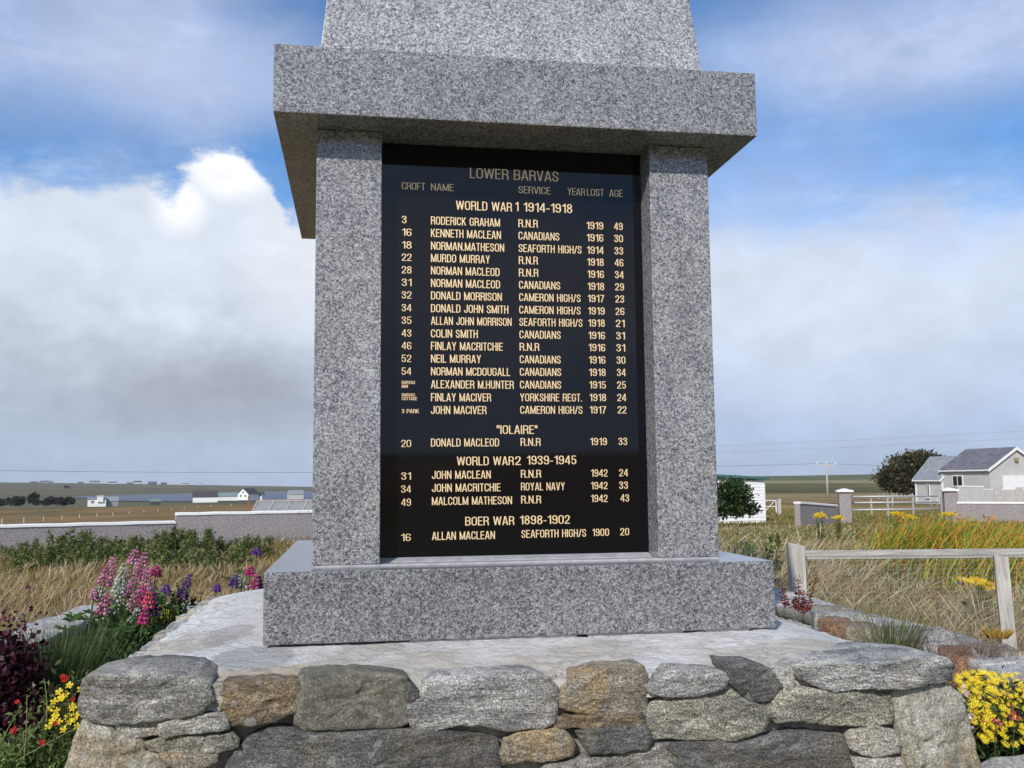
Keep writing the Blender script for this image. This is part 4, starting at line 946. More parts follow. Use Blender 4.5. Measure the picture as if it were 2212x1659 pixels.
for i, (x0, x1, ya, yb) in enumerate(sky_h):
    d = 2520+(i % 3)*40; px = (x0+x1)/2; g_ = ground_at(px, d); s = d/F_VIEW
    house('skyline_house', 'tiny distant house on the skyline beyond the loch', px, d, (x1-x0)*s, 8, (yb-ya)*s*.5+1.0, (yb-ya)*s*.55, R_(random.uniform(-15, 15)), (HWHITE if i in (4, 5, 7, 13) else HARL if i % 3 == 0 else DROOF), (DROOF if i % 2 else SLATE), group='houses along the far skyline', over=.3)

# greenhouse frame behind the high wall
gd = 33.5; ga, gc = at(543, 1104, gd), at(690, 1104, gd); L, rz = frame(ga, gc)
gh = thing('greenhouse', 'glazed greenhouse roof on a timber frame, peeping over the roughcast wall', 'greenhouse', (ga.x, ga.y, 0), rz)
zt2, zb2 = zt_(1081, 600, gd), zt_(1106, 600, gd); bay = 36*gd/F_VIEW; FR = mat_wood('greenhouse_timber', (.50, .42, .38), (.30, .24, .21)); off = 14*gd/F_VIEW
mb = MB(); mb.box(off*.9, L, -.03, .03, zt2-.03, zt2+.02).box(off*.9, L, -.02, .02, zt2-.24, zt2-.20)
for k in range(5): mb.tube([(k*bay, -.5, zb2-.25), (k*bay+off, 0, zt2)], .03, 6).tube([(k*bay+off, 0, zt2), (k*bay+off*1.9, .5, zb2-.25)], .02, 6)
mb.build('roof_frame', FR, gh)
m, b, p = new_mat('greenhouse_glass'); p.inputs['Base Color'].default_value = (.36, .41, .45, 1); p.inputs['Roughness'].default_value = .1; p.inputs['Alpha'].default_value = .5; GGL = m
me = bpy.data.meshes.new('glass'); me.from_pydata([(0, -.5, zb2-.25), (L, -.5, zb2-.25), (L, 0, zt2-.02), (off, 0, zt2-.02)], [], [(0, 1, 2, 3)]); mesh_obj('glazing', me, GGL, gh)
MB().box(0, L, -.55, -.50, zb2-1.2, zb2-.25).build('base_wall', ROUGH, gh)

# ------------------------------------------------------------ posts, poles and wires
PW_ = mat_plain('pale_post', (.42, .39, .34), .9); 
posts = [(8, 160, 14), (17.5, 165, 14), (64, 185, 11.5), (106, 205, 10), (145, 225, 9.5), (182, 245, 9), (219, 262, 8), (253, 280, 7.5), (288, 300, 6.5), (319, 318, 6), (349, 335, 6), (378, 350, 5.5), (405, 370, 5), (433, 390, 5), (462, 410, 5), (505, 440, 5)]
proto = None
for px, d, h in posts:
    g_ = ground_at(px, d)
    if proto is None:
        proto = MB().box(-.09, .09, -.09, .09, -.2, 1.15).build('field_post', PW_); o = tag(proto, 'pale stob of the field fence crossing the brown moor beyond the wall', 'fence post', 'field fence stobs beyond the wall')
    else: o = proto.copy(); COL.objects.link(o)
    o.location = g_; o.scale = (1, 1, h*d/F_VIEW/1.15)
for px, d in [(1910+k*8.5, 190+k) for k in range(6)]+[(1888+k*9.5, 150+2*k) for k in range(11)]:
    o = proto.copy(); COL.objects.link(o); o.location = ground_at(px, d+10); o.scale = (.42, .42, .85)
    tag(o, 'pale stob of the far field fence seen above the gate', 'fence post', 'field fence stobs above the gate')
for px, d, h in ((1905, 44, .75), (1959, 45, .9), (1870, 46, .7), (2020, 40, .8)):
    o = proto.copy(); COL.objects.link(o); o.location = ground_at(px, d); o.scale = (.35, .35, h)
    tag(o, 'pale stob in the grass just behind the field gate', 'fence post', 'stobs behind the field gate')
o = MB().tube([(0, 0, -.3), (0, 0, 1.15)], .06, 6).ball((0, 0, 1.2), .09, 1).build('rusty_post', mat_plain('rusty_iron', (.30, .13, .04), .9)); o.location = ground_at(485+57, 70); o.location.z = zt_(1109, 542, 70)
tag(o, 'rusty orange iron post just behind the white topped wall', 'post')
def pole(px, d, ytop, label):
    g_ = ground_at(px, d); zt = zt_(ytop, px, d); t = thing('utility_pole', label, 'utility pole', (g_.x, g_.y, 0), facing(px))
    MB().tube([(0, 0, g_.z-.5), (0, 0, zt)], .28, 8, .22).build('pole', PW_, t, smooth=True)
    MB().box(-2.3, 2.3, -.12, .12, zt-.55, zt-.30).build('crossarm', WOOD, t)
    for x in (-2.1, 0, 2.1): MB().tube([(x, 0, zt-.28), (x, 0, zt+.25)], .12, 6).build('insulator', CLEAN, t)
    return zt
zp = pole(1778, 235, 1000.5, 'slender wooden electricity pole with a short crossarm in the moor right of the memorial')
WIRE = mat_plain('power_cable', (.12, .13, .15), .7)
def cable(pts, label, r):
    o = MB().tube(pts, r, 4).build('power_line', WIRE); tag(o, label, 'cable')
def sagpx(x0, y0, x1, y1, d0, d1, sag, n=14):
    return [at(x0+(x1-x0)*k/n, y0+(y1-y0)*k/n+4*sag*(k/n)*(1-k/n), d0+(d1-d0)*k/n) for k in range(n+1)]
cable(sagpx(-700, 1000, 1778, 1001, 170, 235, 20, 40), 'thin overhead cable running left from the pole, behind the memorial', .034)
cable(sagpx(1778, 1001, 2900, 985, 235, 150, 16, 24), 'thin overhead cable running right from the pole towards the dark tree', .03)
cable(sagpx(1200, 990, 2900, 900, 150, 110, 10, 24), 'faint upper overhead cable across the sky at the right', .010)
cable(sagpx(1200, 976, 2900, 884, 150, 110, 10, 24), 'faint topmost overhead cable across the sky at the right', .010)

# ------------------------------------------------------------ vegetation
def mat_leaf(name, rough=.55, trans=.35, gain=1.0):
    m, b, p = new_mat(name); a = b.n('ShaderNodeAttribute', attribute_name='col').outputs['Color']
    if gain != 1: a = b.mix(1.0, a, (gain, gain, gain), 'MULTIPLY')
    b.l(a, p.inputs['Base Color']); p.inputs['Roughness'].default_value = rough; p.inputs['Specular IOR Level'].default_value = .3
    tr = b.n('ShaderNodeBsdfTranslucent'); b.l(a, tr.inputs[0]); mx = b.n('ShaderNodeMixShader'); mx.inputs[0].default_value = trans
    b.l(p.outputs[0], mx.inputs[1]); b.l(tr.outputs[0], mx.inputs[2])
    o = [k for k in m.node_tree.nodes if k.type == 'OUTPUT_MATERIAL'][0]; b.l(mx.outputs[0], o.inputs[0]); return m
LEAF = mat_leaf('leaf'); GRASS = mat_leaf('grass_blade', .6, .3); PETAL = mat_leaf('petal', .6, .35); GLOSSLEAF = mat_leaf('glossy_leaf', .32, .2)
def pal(n, cols, w=None, j=.22):
    cols = np.array(cols); k = RNG.choice(len(cols), n, p=None if w is None else np.array(w)/sum(w))
    return np.clip(cols[k]*(1+RNG.normal(0, j, (n, 1)))*(1+RNG.normal(0, .05, (n, 3))), .004, .95)
def blades(base, h, w, lean, az, cols, curve=.5, heads=0., headcol=(.42, .33, .19), headw=.006):
    """base (n,3); returns V, [quads, tris], C: bent blades with optional seed heads"""
    n = len(base); d = np.stack([np.cos(az), np.sin(az), np.zeros(n)], 1)
    # blade faces roughly the viewer side with random turn
    t = RNG.uniform(0, np.pi, n); s = np.stack([np.cos(t), np.sin(t), np.zeros(n)], 1)
    up = np.array([0, 0, 1.])
    def P(f): return base+up*(h*(f-.12*lean*f*f))[:, None]*1+d*(h*lean*f**(1+curve))[:, None]
    w_ = w[:, None]
    a0, a1 = base-s*w_/2, base+s*w_/2; m = P(np.full(n, .45)); m0, m1 = m-s*w_*.42, m+s*w_*.42; q = P(np.full(n, .78)); q0, q1 = q-s*w_*.27, q+s*w_*.27; tp = P(np.full(n, 1.))
    V = np.stack([a0, a1, m0, m1, q0, q1, tp], 1).reshape(-1, 3); o = np.arange(n)*7
    Q = np.concatenate([np.stack([o, o+1, o+3, o+2], 1), np.stack([o+2, o+3, o+5, o+4], 1)]); T = np.stack([o+4, o+5, o+6], 1)
    C = np.repeat(cols, 7, 0); Vs, Qs, Ts, Cs = [V], [Q], [T], [C]
    k = RNG.random(n) < heads
    if k.any():
        nk = k.sum(); b0 = P(np.full(n, .80))[k]; b1 = P(np.full(n, .93))[k]; b2 = P(np.full(n, 1.08))[k]; sk = s[k]; hw = np.broadcast_to(headw, (n,))[k][:, None]*RNG.uniform(.6, 1.3, (nk, 1))
        HV = np.stack([b0, b1-sk*hw, b1+sk*hw, b2], 1).reshape(-1, 3); oo = len(V)+np.arange(nk)*4
        Vs.append(HV); Qs.append(np.stack([oo, oo+2, oo+3, oo+1], 1)); Cs.append(np.repeat(pal(nk, [headcol, (headcol[0]*.8, headcol[1]*.7, headcol[2]*.6), (.50, .42, .28)]), 4, 0))
    return np.concatenate(Vs), [np.concatenate(Qs), T], np.concatenate(Cs)
def leaves(P, size, cols, up=.35, asp=.5, dirs=None):
    """diamond shaped folded leaves at points P"""
    n = len(P); a = RNG.normal(size=(n, 3)) if dirs is None else dirs+RNG.normal(0, .35, (n, 3)); a[:, 2] += up; a /= np.linalg.norm(a, axis=1)[:, None]
    r = RNG.normal(size=(n, 3)); s = np.cross(a, r); s /= np.linalg.norm(s, axis=1)[:, None]+1e-9; nn = np.cross(a, s)
    sz = (size*RNG.uniform(.6, 1.3, n))[:, None]
    V = np.stack([P, P+a*sz*.5+s*sz*asp*.5+nn*sz*.08, P+a*sz, P+a*sz*.5-s*sz*asp*.5+nn*sz*.08], 1).reshape(-1, 3)
    o = np.arange(n)*4; return V, np.stack([o, o+1, o+2, o+3], 1), np.repeat(cols, 4, 0)
class Veg:
    def __init__(s): s.V, s.Q, s.T, s.C, s.n = [], [], [], [], 0
    def add(s, V, F, C):
        for f in (F if isinstance(F, list) else [F]):
            (s.Q if f.shape[1] == 4 else s.T).append(f+s.n)
        s.V.append(V); s.C.append(C); s.n += len(V); return s
    def stem(s, pts, r, col, n=4, taper=.5):
        pts = np.array(pts, float); m = len(pts); V = []
        for i, p in enumerate(pts):
            t = pts[min(i+1, m-1)]-pts[max(i-1, 0)]; t = t/np.linalg.norm(t); a = np.cross(t, (0, .02, 1) if abs(t[2]) < .9 else (1, 0, 0)); a /= np.linalg.norm(a); c = np.cross(t, a)
            rr = r*(1-(1-taper)*i/(m-1))
            for k in range(n): V.append(p+(a*math.cos(k*6.2832/n)+c*math.sin(k*6.2832/n))*rr)
        Q = [(i*n+k, i*n+(k+1) % n, (i+1)*n+(k+1) % n, (i+1)*n+k) for i in range(m-1) for k in range(n)]
        return s.add(np.array(V), np.array(Q), np.tile(np.array(col), (len(V), 1)))
    def build(s, name, mat, parent=None, smooth=False):
        F = []
        if s.Q: F.append(np.concatenate(s.Q))
        if s.T: F.append(np.concatenate(s.T))
        return np_mesh(name, np.concatenate(s.V), F, mat, parent, np.concatenate(s.C), smooth)

# --- the rough grass ---------------------------------------------------------
def wedge(n, a0, a1, d0, d1, pw=1.0):
    a = np.radians(RNG.uniform(a0, a1, n)); u = RNG.random(n); d = d0*(d1/d0)**(u**pw)
    return CAM[0]+d*np.sin(a), CAM[1]+d*np.cos(a), d, np.degrees(a)
def outside(x, y): return ~((x > -1.72) & (x < 1.60) & (y > -1.7) & (y < 2.18))
def fb(x, y, s, k=0.): return np.array([fbm(a*s, c*s, k, 3) for a, c in zip(x, y)])
STRAW = [(.34, .225, .075), (.27, .175, .052), (.40, .30, .125), (.27, .135, .042), (.19, .125, .045)]; GREEN = [(.115, .150, .032), (.080, .115, .024), (.165, .19, .048), (.22, .215, .06)]
def sward(n, a0, a1, d0, d1, h0, h1, mixfn, heads, name, label=None, pw=.9, lean=(.35, .8), hcol=(.46, .34, .17)):
    x, y, d, a = wedge(n, a0, a1, d0, d1, pw); k = outside(x, y); x, y, d, a = x[k], y[k], d[k], a[k]; n = len(x); ri = a > 19
    z = np.array([terr(p, q) for p, q in zip(x, y)])
    n1 = fb(x, y, .45, 3.); n2 = fb(x, y, 1.6, 9.)
    g = np.clip(mixfn(a, d, n1, n2), 0, 1); isg = RNG.random(n) < g
    col = np.where(isg[:, None], pal(n, GREEN), pal(n, STRAW)); col *= (1+.30*n2[:, None]); col[ri] *= np.array([.93, 1.02, .80])
    h = RNG.uniform(h0, h1, n)*(1+.45*n1)*np.where(isg, .72, 1.); h *= np.where(ri & (d > 16), .62, 1.)*np.where(ri & (a > 28) & (d > 9.5) & (d < 15), .5, 1.); h = np.maximum(h, .10)
    w = .0014+.00046*d; w = w*np.where(isg, 1.5, .8)*RNG.uniform(.6, 1.5, n)
    wd = RNG.random(n) < .5; az = np.where(wd, RNG.normal(0, .5, n), RNG.uniform(-3.14, 3.14, n))+n1*1.2; ln = RNG.uniform(lean[0], lean[1], n)*np.where(wd, 1, .55)*(1+.8*n2)
    V, F, C = blades(np.stack([x, y, z], 1), h, w, ln, az, np.clip(col, .01, .8), .7, heads, hcol, .0016+.00038*d)
    return tag(np_mesh(name, V, F, GRASS, None, C), kind='stuff')
# left: straw coloured, tawny; greener strips further back and near the bed wall
sward(105000, -23, -1, 4.6, 13.5, .38, .58, lambda a, d, n1, n2: .30+.75*n1+.3*n2+np.where((d < 7) & (a < -14), .35, 0), .34, 'grass')
sward(42000, -23, -1, 12.5, 22, .22, .42, lambda a, d, n1, n2: .55+.5*n1, .2, 'grass')
# hidden middle, thinner
sward(20000, -1, 21, 4.9, 24, .35, .55, lambda a, d, n1, n2: .4+.4*n1, .3, 'grass')
sward(215000, 19.5, 42, 4.9, 31, .38, .60, lambda a, d, n1, n2: .72+.8*n1+.35*n2-np.where(d < 7, .10, 0), .24, 'grass', pw=1.0, lean=(.3, .85), hcol=(.50, .41, .24))
# short verge grass towards the gate and beyond
sward(26000, 19.5, 42, 30, 60, .10, .22, lambda a, d, n1, n2: .45+.5*n1, .1, 'grass', pw=1.0)
# long bright flowering stems here and there on the right bank
sward(3600, 20, 42, 6, 20, .62, .82, lambda a, d, n1, n2: 0*a, .95, 'grass', lean=(.75, 1.2), hcol=(.58, .47, .29))

# --- tall green herbs in front of the far wall -------------------------------
def herb(h, bush, seeds=True, tone=0, n=900):
    v = Veg(); stems = 9
    for s_ in range(stems):
        bx, by = RNG.normal(0, bush*.35, 2); hh = h*RNG.uniform(.65, 1.0); lx = RNG.uniform(.0, .22)*hh
        pts = [(bx+lx*(t**1.5), by+.03*math.sin(t*5+s_), hh*t) for t in np.linspace(0, 1, 6)]
        v.stem(pts, .008, (.09, .08, .035))
        m = n//stems; t = RNG.uniform(.12, 1, m)**.8; P = np.stack([bx+lx*t**1.5, np.full(m, by), hh*t], 1)+RNG.normal(0, 1, (m, 3))*np.array([1, 1, .4])*(.085*(1.15-t))[:, None]*bush*2.2
        v.add(*leaves(P, np.full(m, .115), pal(m, [(.115, .185, .045), (.080, .140, .034), (.17, .21, .06), (.21, .20, .07)] if not tone else [(.12, .14, .035), (.17, .16, .05), (.09, .11, .03)], None, .3), .3, .33))
        if seeds:
            q = 14; tp = np.array(pts[-1]); P = tp+RNG.normal(0, 1, (q, 3))*np.array([.07, .05, .06]); v.add(*leaves(P, np.full(q, .035), pal(q, [(.09, .055, .05), (.16, .10, .08), (.20, .15, .10)]), .6, .7))
    return v
hp = []
for i in range(4):
    t = thing('tall_herb', 'x', 'wild plant', (0, 0, 0)); herb(1.0, .45+.1*i, i != 2, i == 3).build('leafy_stems', LEAF, t); hp.append(t)
herbs = [(40, 17.5, 1176, 1), (72, 18, 1168, 0), (100, 17, 1180, 3), (130, 18, 1166, 0), (158, 17, 1150, 1), (176, 18.5, 1158, 0), (200, 17.4, 1163, 1), (228, 17.2, 1172, 0), (250, 17.8, 1160, 2), (268, 17, 1165, 1), (292, 17.4, 1165, 0), (320, 17.8, 1168, 2), (344, 17.2, 1158, 1),
         (362, 17.4, 1146, 0), (380, 17, 1150, 1), (404, 17.6, 1166, 0), (424, 17.4, 1148, 1), (444, 17.2, 1168, 0), (462, 17.9, 1164, 3), (484, 17.6, 1172, 3), (524, 17.8, 1156, 2), (545, 17.4, 1168, 0), (562, 17.5, 1162, 1), (-30, 17.5, 1170, 0), (-70, 17.5, 1168, 1), (340, 14.5, 1184, 0), (375, 14.2, 1176, 1), (410, 14.0, 1182, 2), (440, 13.6, 1188, 0), (480, 13.4, 1190, 1), (510, 13.2, 1192, 0), (50, 15.4, 1186, 0), (90, 15.2, 1184, 1), (130, 15.2, 1182, 1), (180, 15, 1180, 0), (210, 14.9, 1184, 2), (235, 14.8, 1182, 1), (285, 14.7, 1184, 0), (310, 14.5, 1186, 1), (395, 12.6, 1206, 1), (450, 12.2, 1212, 0)]
used = set()
for i, (px, d, yt, k) in enumerate(herbs):
    src = hp[k]; o = src if k not in used else copy_tree(src); used.add(k)
    g_ = ground_at(px, d); h_ = zt_(yt, px, d)-g_.z; sc = h_*1.10
    o.location = g_; o.scale = (sc*1.0, sc*1.0, sc); o.rotation_euler = (0, 0, random.uniform(-.5, .5))
    tag(o, 'tall leafy green herb with dark seed heads, one of the row before the roughcast wall', 'wild plant', 'tall green herbs before the roughcast wall')
# right bank: low green leafy herbs showing among the grass
for i, (px, d, yt) in enumerate([(1600, 10.5, 1158), (1578, 9.0, 1185), (1870, 6.6, 1345), (1905, 6.4, 1350)]):
    o = copy_tree(hp[0]); g_ = ground_at(px, d); sc = (zt_(yt, px, d)-g_.z); o.location = g_; o.scale = (sc, sc, sc); o.rotation_euler = (0, 0, i*1.3)
    tag(o, 'green leafy weed half buried in the long grass right of the memorial', 'wild plant', 'green weeds in the right hand grass')

# --- crocosmia ---------------------------------------------------------------
def croc():
    v = Veg(); n = 420; base = np.stack([RNG.normal(0, .33, n), RNG.normal(0, .28, n), np.zeros(n)], 1)
    V, F, C = blades(base, RNG.uniform(.65, 1.05, n), RNG.uniform(.018, .034, n), RNG.uniform(.3, .9, n), RNG.normal(0, .6, n), pal(n, [(.26, .32, .035), (.42, .40, .045), (.60, .42, .05), (.15, .21, .03), (.58, .28, .04)], [3, 4, 3.2, 2, 1.8], .2), .9)
    v.add(V, F, C); return v
def cflower():
    v = Veg(); n = 60; c = RNG.normal(0, 1, (12, 3))*np.array([.38, .3, .07])+np.array([.35, 0, .80]); P = np.repeat(c, 5, 0)+RNG.normal(0, .03, (n, 3))
    v.add(*leaves(P, np.full(n, .045), pal(n, [(.62, .19, .03), (.70, .30, .05), (.52, .13, .02)]), .1, .6)); return v
cp = None
for i, (px, d, yt) in enumerate([(1925, 14.6, 1112), (1975, 14.8, 1105), (2020, 14.2, 1112), (2070, 14.0, 1118), (2120, 13.8, 1124), (2165, 13.4, 1126), (2210, 13, 1130), (2095, 12.8, 1138), (2150, 12.4, 1144), (2200, 12, 1150), (2260, 12.5, 1140)]):
    if cp is None:
        cp = thing('crocosmia_clump', 'arching yellow green sword leaved clump with orange flowers on the right bank', 'garden plant', (0, 0, 0), 0, 'crocosmia clumps on the right bank')
        croc().build('leaves', LEAF, cp); cflower().build('flowers', PETAL, cp); o = cp
    else: o = copy_tree(cp)
    g_ = ground_at(px, d); sc = (zt_(yt, px, d)-g_.z)*1.05; o.location = g_; o.scale = (sc, sc, sc); o.rotation_euler = (0, 0, random.uniform(-.3, .3))
# --- ragwort -----------------------------------------------------------------
def ragwort(name, label, px, d, yt, sc=1.):
    g_ = ground_at(px, d); h = zt_(yt, px, d)-g_.z; t = thing(name, label, 'wildflower', g_)
    v = Veg()
    for k in range(5): v.stem([(0, 0, 0), (.03*(k-2), 0, h*.6), (.06*(k-2)*sc, 0, h*.93)], .008, (.12, .13, .04))
    m = 90; P = np.stack([RNG.normal(0, .05, m), RNG.normal(0, .05, m), RNG.uniform(.1, .8, m)*h], 1); v.add(*leaves(P, np.full(m, .08), pal(m, [(.08, .12, .03), (.12, .15, .04)]))); v.build('stems', LEAF, t)
    f = Veg(); m = 130; P = np.stack([RNG.normal(0, .11*sc, m), RNG.normal(0, .09, m), h*.95+RNG.normal(0, .045*sc, m)], 1)
    f.add(*leaves(P, np.full(m, .042), pal(m, [(.85, .55, .02), (.90, .66, .04)], None, .1), 1.2, .9)); f.build('flower_heads', PETAL, t)
ragwort('ragwort', 'yellow flower head above the grass before the short wall wing, left one of two', 1758, 22, 1110, 0.60)
ragwort('ragwort', 'yellow flower head at the foot of the left gate pillar', 1798, 23, 1114, 0.50)
ragwort('ragwort', 'orange yellow flower head in front of the middle of the field gate', 1926, 21, 1106, 0.50)
ragwort('ragwort', 'small yellow flower head left of the crocosmia clumps', 1952, 19, 1112, 0.40)
ragwort('ragwort', 'small yellow flower head at the foot of the right gate pillar', 2035, 17.5, 1106, 0.30)
ragwort('ragwort', 'yellow flower head among the grass behind the wire mesh', 2092, 8.2, 1248, .24)

# --- shrubs ------------------------------------------------------------------
def shrub(name, label, cat, px, d, wpx, ytop, ybase, cols, nleaf, lsz, group=None, trunk=True, squash=1., lumps=26, up=.3, mat=None, edge=.12):
    """crown of many clumps with ragged outline, branches inside"""
    g_ = ground_at(px, d); zb = at(px, ybase, d).z; H = at(px, ytop, d).z-zb; Wd = wpx*d/F_VIEW
    t = thing(name, label, cat, (g_.x, g_.y, zb), 0, group); v = Veg(); Cc = []
    for k in range(lumps):
        a = RNG.uniform(0, 6.283); f = RNG.random()**.5; e = RNG.uniform(-.15, 1)
        rr = math.sqrt(max(0, 1-max(0, e)**2))
        c = np.array([math.cos(a)*f*rr*Wd*.42, math.sin(a)*f*rr*Wd*.42*squash, H*(.28+.55*e if e > 0 else .28+.3*e)]); Cc.append(c)
        m = nleaf//lumps; R0 = Wd*RNG.uniform(.10, .19); D = RNG.normal(size=(m, 3)); D /= np.linalg.norm(D, axis=1)[:, None]; rad_ = R0*RNG.random(m)**(.45)*(1+edge*RNG.normal(size=m))
        P = c+D*rad_[:, None]*np.array([1, 1, .85*H/Wd*1.3 if H < Wd else .9]); P = P[P[:, 2] > .02]
        v.add(*leaves(P, np.full(len(P), lsz), pal(len(P), cols, None, .35)*RNG.uniform(.75, 1.25), up, .55, D[:len(P)]))
    v.build('crown', mat or LEAF, t)
    if trunk:
        s_ = Veg()
        for c in Cc[::2]: s_.stem([(0, 0, 0), c*np.array([.35, .35, .5]), c], .02*Wd, (.07, .05, .035), 5, .3)
        s_.build('trunk', LEAF, t)
    return t
DK = [(.085, .085, .040), (.12, .11, .055), (.060, .062, .030), (.15, .12, .07)]
shrub('dark_tree', 'wide rounded dark brownish green tree left of the garage', 'tree', 1974, 88, 180, 976, 1074, DK, 34000, .30, lumps=110, squash=.8)
shrub('dark_tree', 'dark end of the tree line showing behind the pale roofed wing', 'tree', 2030, 92, 90, 983, 1060, DK, 6000, .24, lumps=30, squash=.7)
shrub('round_bush', 'glossy dark green bush in front of the white shed', 'bush', 1568, 33, 112, 1036, 1122, [(.030, .055, .018), (.045, .075, .022), (.022, .040, .014), (.08, .11, .05)], 15000, .12, lumps=44, mat=GLOSSLEAF, edge=.3, trunk=False)
shrub('russet_bush', 'reddish brown bush at the right edge, before the garage door', 'bush', 2222, 60, 40, 1048, 1084, [(.16, .08, .04), (.12, .07, .035)], 1500, .15, lumps=14)
MOORB = [(.030, .040, .024), (.045, .050, .028), (.055, .050, .035)]
for (px, w, yt, yb, lab) in ((12, 36, 1078, 1093, 'low dark shrub at the left edge of the far moor'), (45, 40, 1071, 1093, 'dark round topped tree on the moor, left of the pointed tree'), (84, 26, 1064, 1092, 'dark pointed tree standing highest of the moor clump'),
                     (118, 34, 1073, 1091, 'dark shrub right of the pointed tree on the moor'), (143, 26, 1074, 1091, 'small dark tree in the right half of the moor clump'), (158, 24, 1075, 1090, 'last dark shrub at the right end of the moor clump')):
    shrub('moor_tree', lab, 'tree', px, 430, w, yt, yb, MOORB, 1300, .9, lumps=18)
shrub('moor_shrub', 'lone dark shrub on the hillside beyond the loch', 'bush', 152, 1500, 14, 1050, 1055, MOORB, 300, 1.6, lumps=8, trunk=False)

# --- garden plants left of the plinth ---------------------------------------
ZS = -.42
def lupin(label, top, bot, d, cols, r=.020, tip=(.62, .58, .40), sparse=False, leafn=9, name='lupin'):
    """top/bot: pixel ends of the flower spike; the plant stands in the bed below it"""
    T = at(top[0], top[1], d); B = at(bot[0], bot[1], d); ax = np.array(T-B); Ln = np.linalg.norm(ax); ax /= Ln
    k = max(.1, (B.z-ZS)); bx = B.x-ax[0]/max(.3, ax[2])*k*.55; by = B.y-ax[1]/max(.3, ax[2])*k*.5
    t = thing(name, label, 'lupin', (bx, by, ZS)); O = np.array([bx, by, ZS]); b0 = np.array(B)-O; t0 = np.array(T)-O
    st = Veg(); st.stem([(0, 0, 0), b0*np.array([.35, .35, .5]), b0, b0+(t0-b0)*.95], .0045, (.16, .20, .08), 5, .4); st.build('stem', LEAF, t)
    f = Veg(); nr = max(5, int(Ln/.0125)); 
    s = np.cross(ax, (0, 1, 0)); s /= np.linalg.norm(s); c_ = np.cross(ax, s)
    for i in range(nr):
        u = i/(nr-1); rad_ = r*(.78 if not sparse else 1.0)*(1.0-.80*u**1.5); m = 8 if not sparse else 5
        if u > .90: m = 4
        for q in range(m):
            a = q*6.283/m+i*.5+random.uniform(-.15, .15); dr = s*math.cos(a)+c_*math.sin(a)
            pc = b0+ax*Ln*u*.94+dr*rad_; col = np.array(cols[RNG.integers(len(cols))])
            if u > .90: col = np.array(tip)
            # keel: an octahedral floret, and a paler banner above it
            e = .0074*(1.05-.55*u)*(1 if not sparse else 1.25)*(.55 if u > .9 else 1)
            P = np.array([pc-dr*e, pc+dr*e*1.6-ax*e*.4, pc+np.cross(ax, dr)*e*.75, pc-np.cross(ax, dr)*e*.75, pc+ax*e*1.1, pc-ax*e*.8])
            T_ = np.array([(0, 2, 4), (2, 1, 4), (1, 3, 4), (3, 0, 4), (2, 0, 5), (1, 2, 5), (3, 1, 5), (0, 3, 5)])
            cc = np.tile(col, (6, 1)); 
            if u < .9 and (q+i) % 3 == 0: cc[4] = np.clip(col*1.1+.22, 0, .9)
            f.add(P, T_, cc*RNG.uniform(.75, 1.15))
    f.build('flower_spike', PETAL, t)
    if leafn:
        L_ = Veg()
        for i in range(leafn):
            a = random.uniform(0, 6.283); hh = (b0[2])*random.uniform(.15, .85); pc = np.array([b0[0]*.4+math.cos(a)*random.uniform(.04, .11), b0[1]*.4+math.sin(a)*random.uniform(.03, .10), hh])
            L_.stem([(b0[0]*.2, b0[1]*.2, hh*.5), pc], .0016, (.10, .15, .05), 3)
            m = 9; an = np.linspace(0, 6.283, m+1)[:-1]; dd = np.stack([np.cos(an), np.sin(an), np.full(m, .25)], 1)
            L_.add(*leaves(np.tile(pc, (m, 1)), np.full(m, .042), pal(m, [(.045, .105, .025), (.07, .14, .035), (.10, .17, .05)], None, .15)*RNG.uniform(.7, 1.2), 0, .28, dd*3))
        L_.build('leaves', LEAF, t)
    return t
q = lambda cx, cy: (cx*.3086, 981.4+cy*.3086)
PINK = [(.56, .13, .30), (.62, .20, .38), (.44, .09, .25), (.72, .40, .50)]; PALE = [(.60, .26, .38), (.68, .40, .47), (.50, .18, .31)]
MAG = [(.60, .035, .22), (.70, .07, .28), (.48, .02, .20)]; RED = [(.70, .05, .14), (.75, .12, .20)]; PUR = [(.11, .035, .24), (.16, .05, .32), (.08, .02, .16)]; SILV = [(.46, .50, .43), (.60, .63, .56), (.34, .39, .31)]; VIO = [(.20, .07, .36), (.15, .04, .30)]
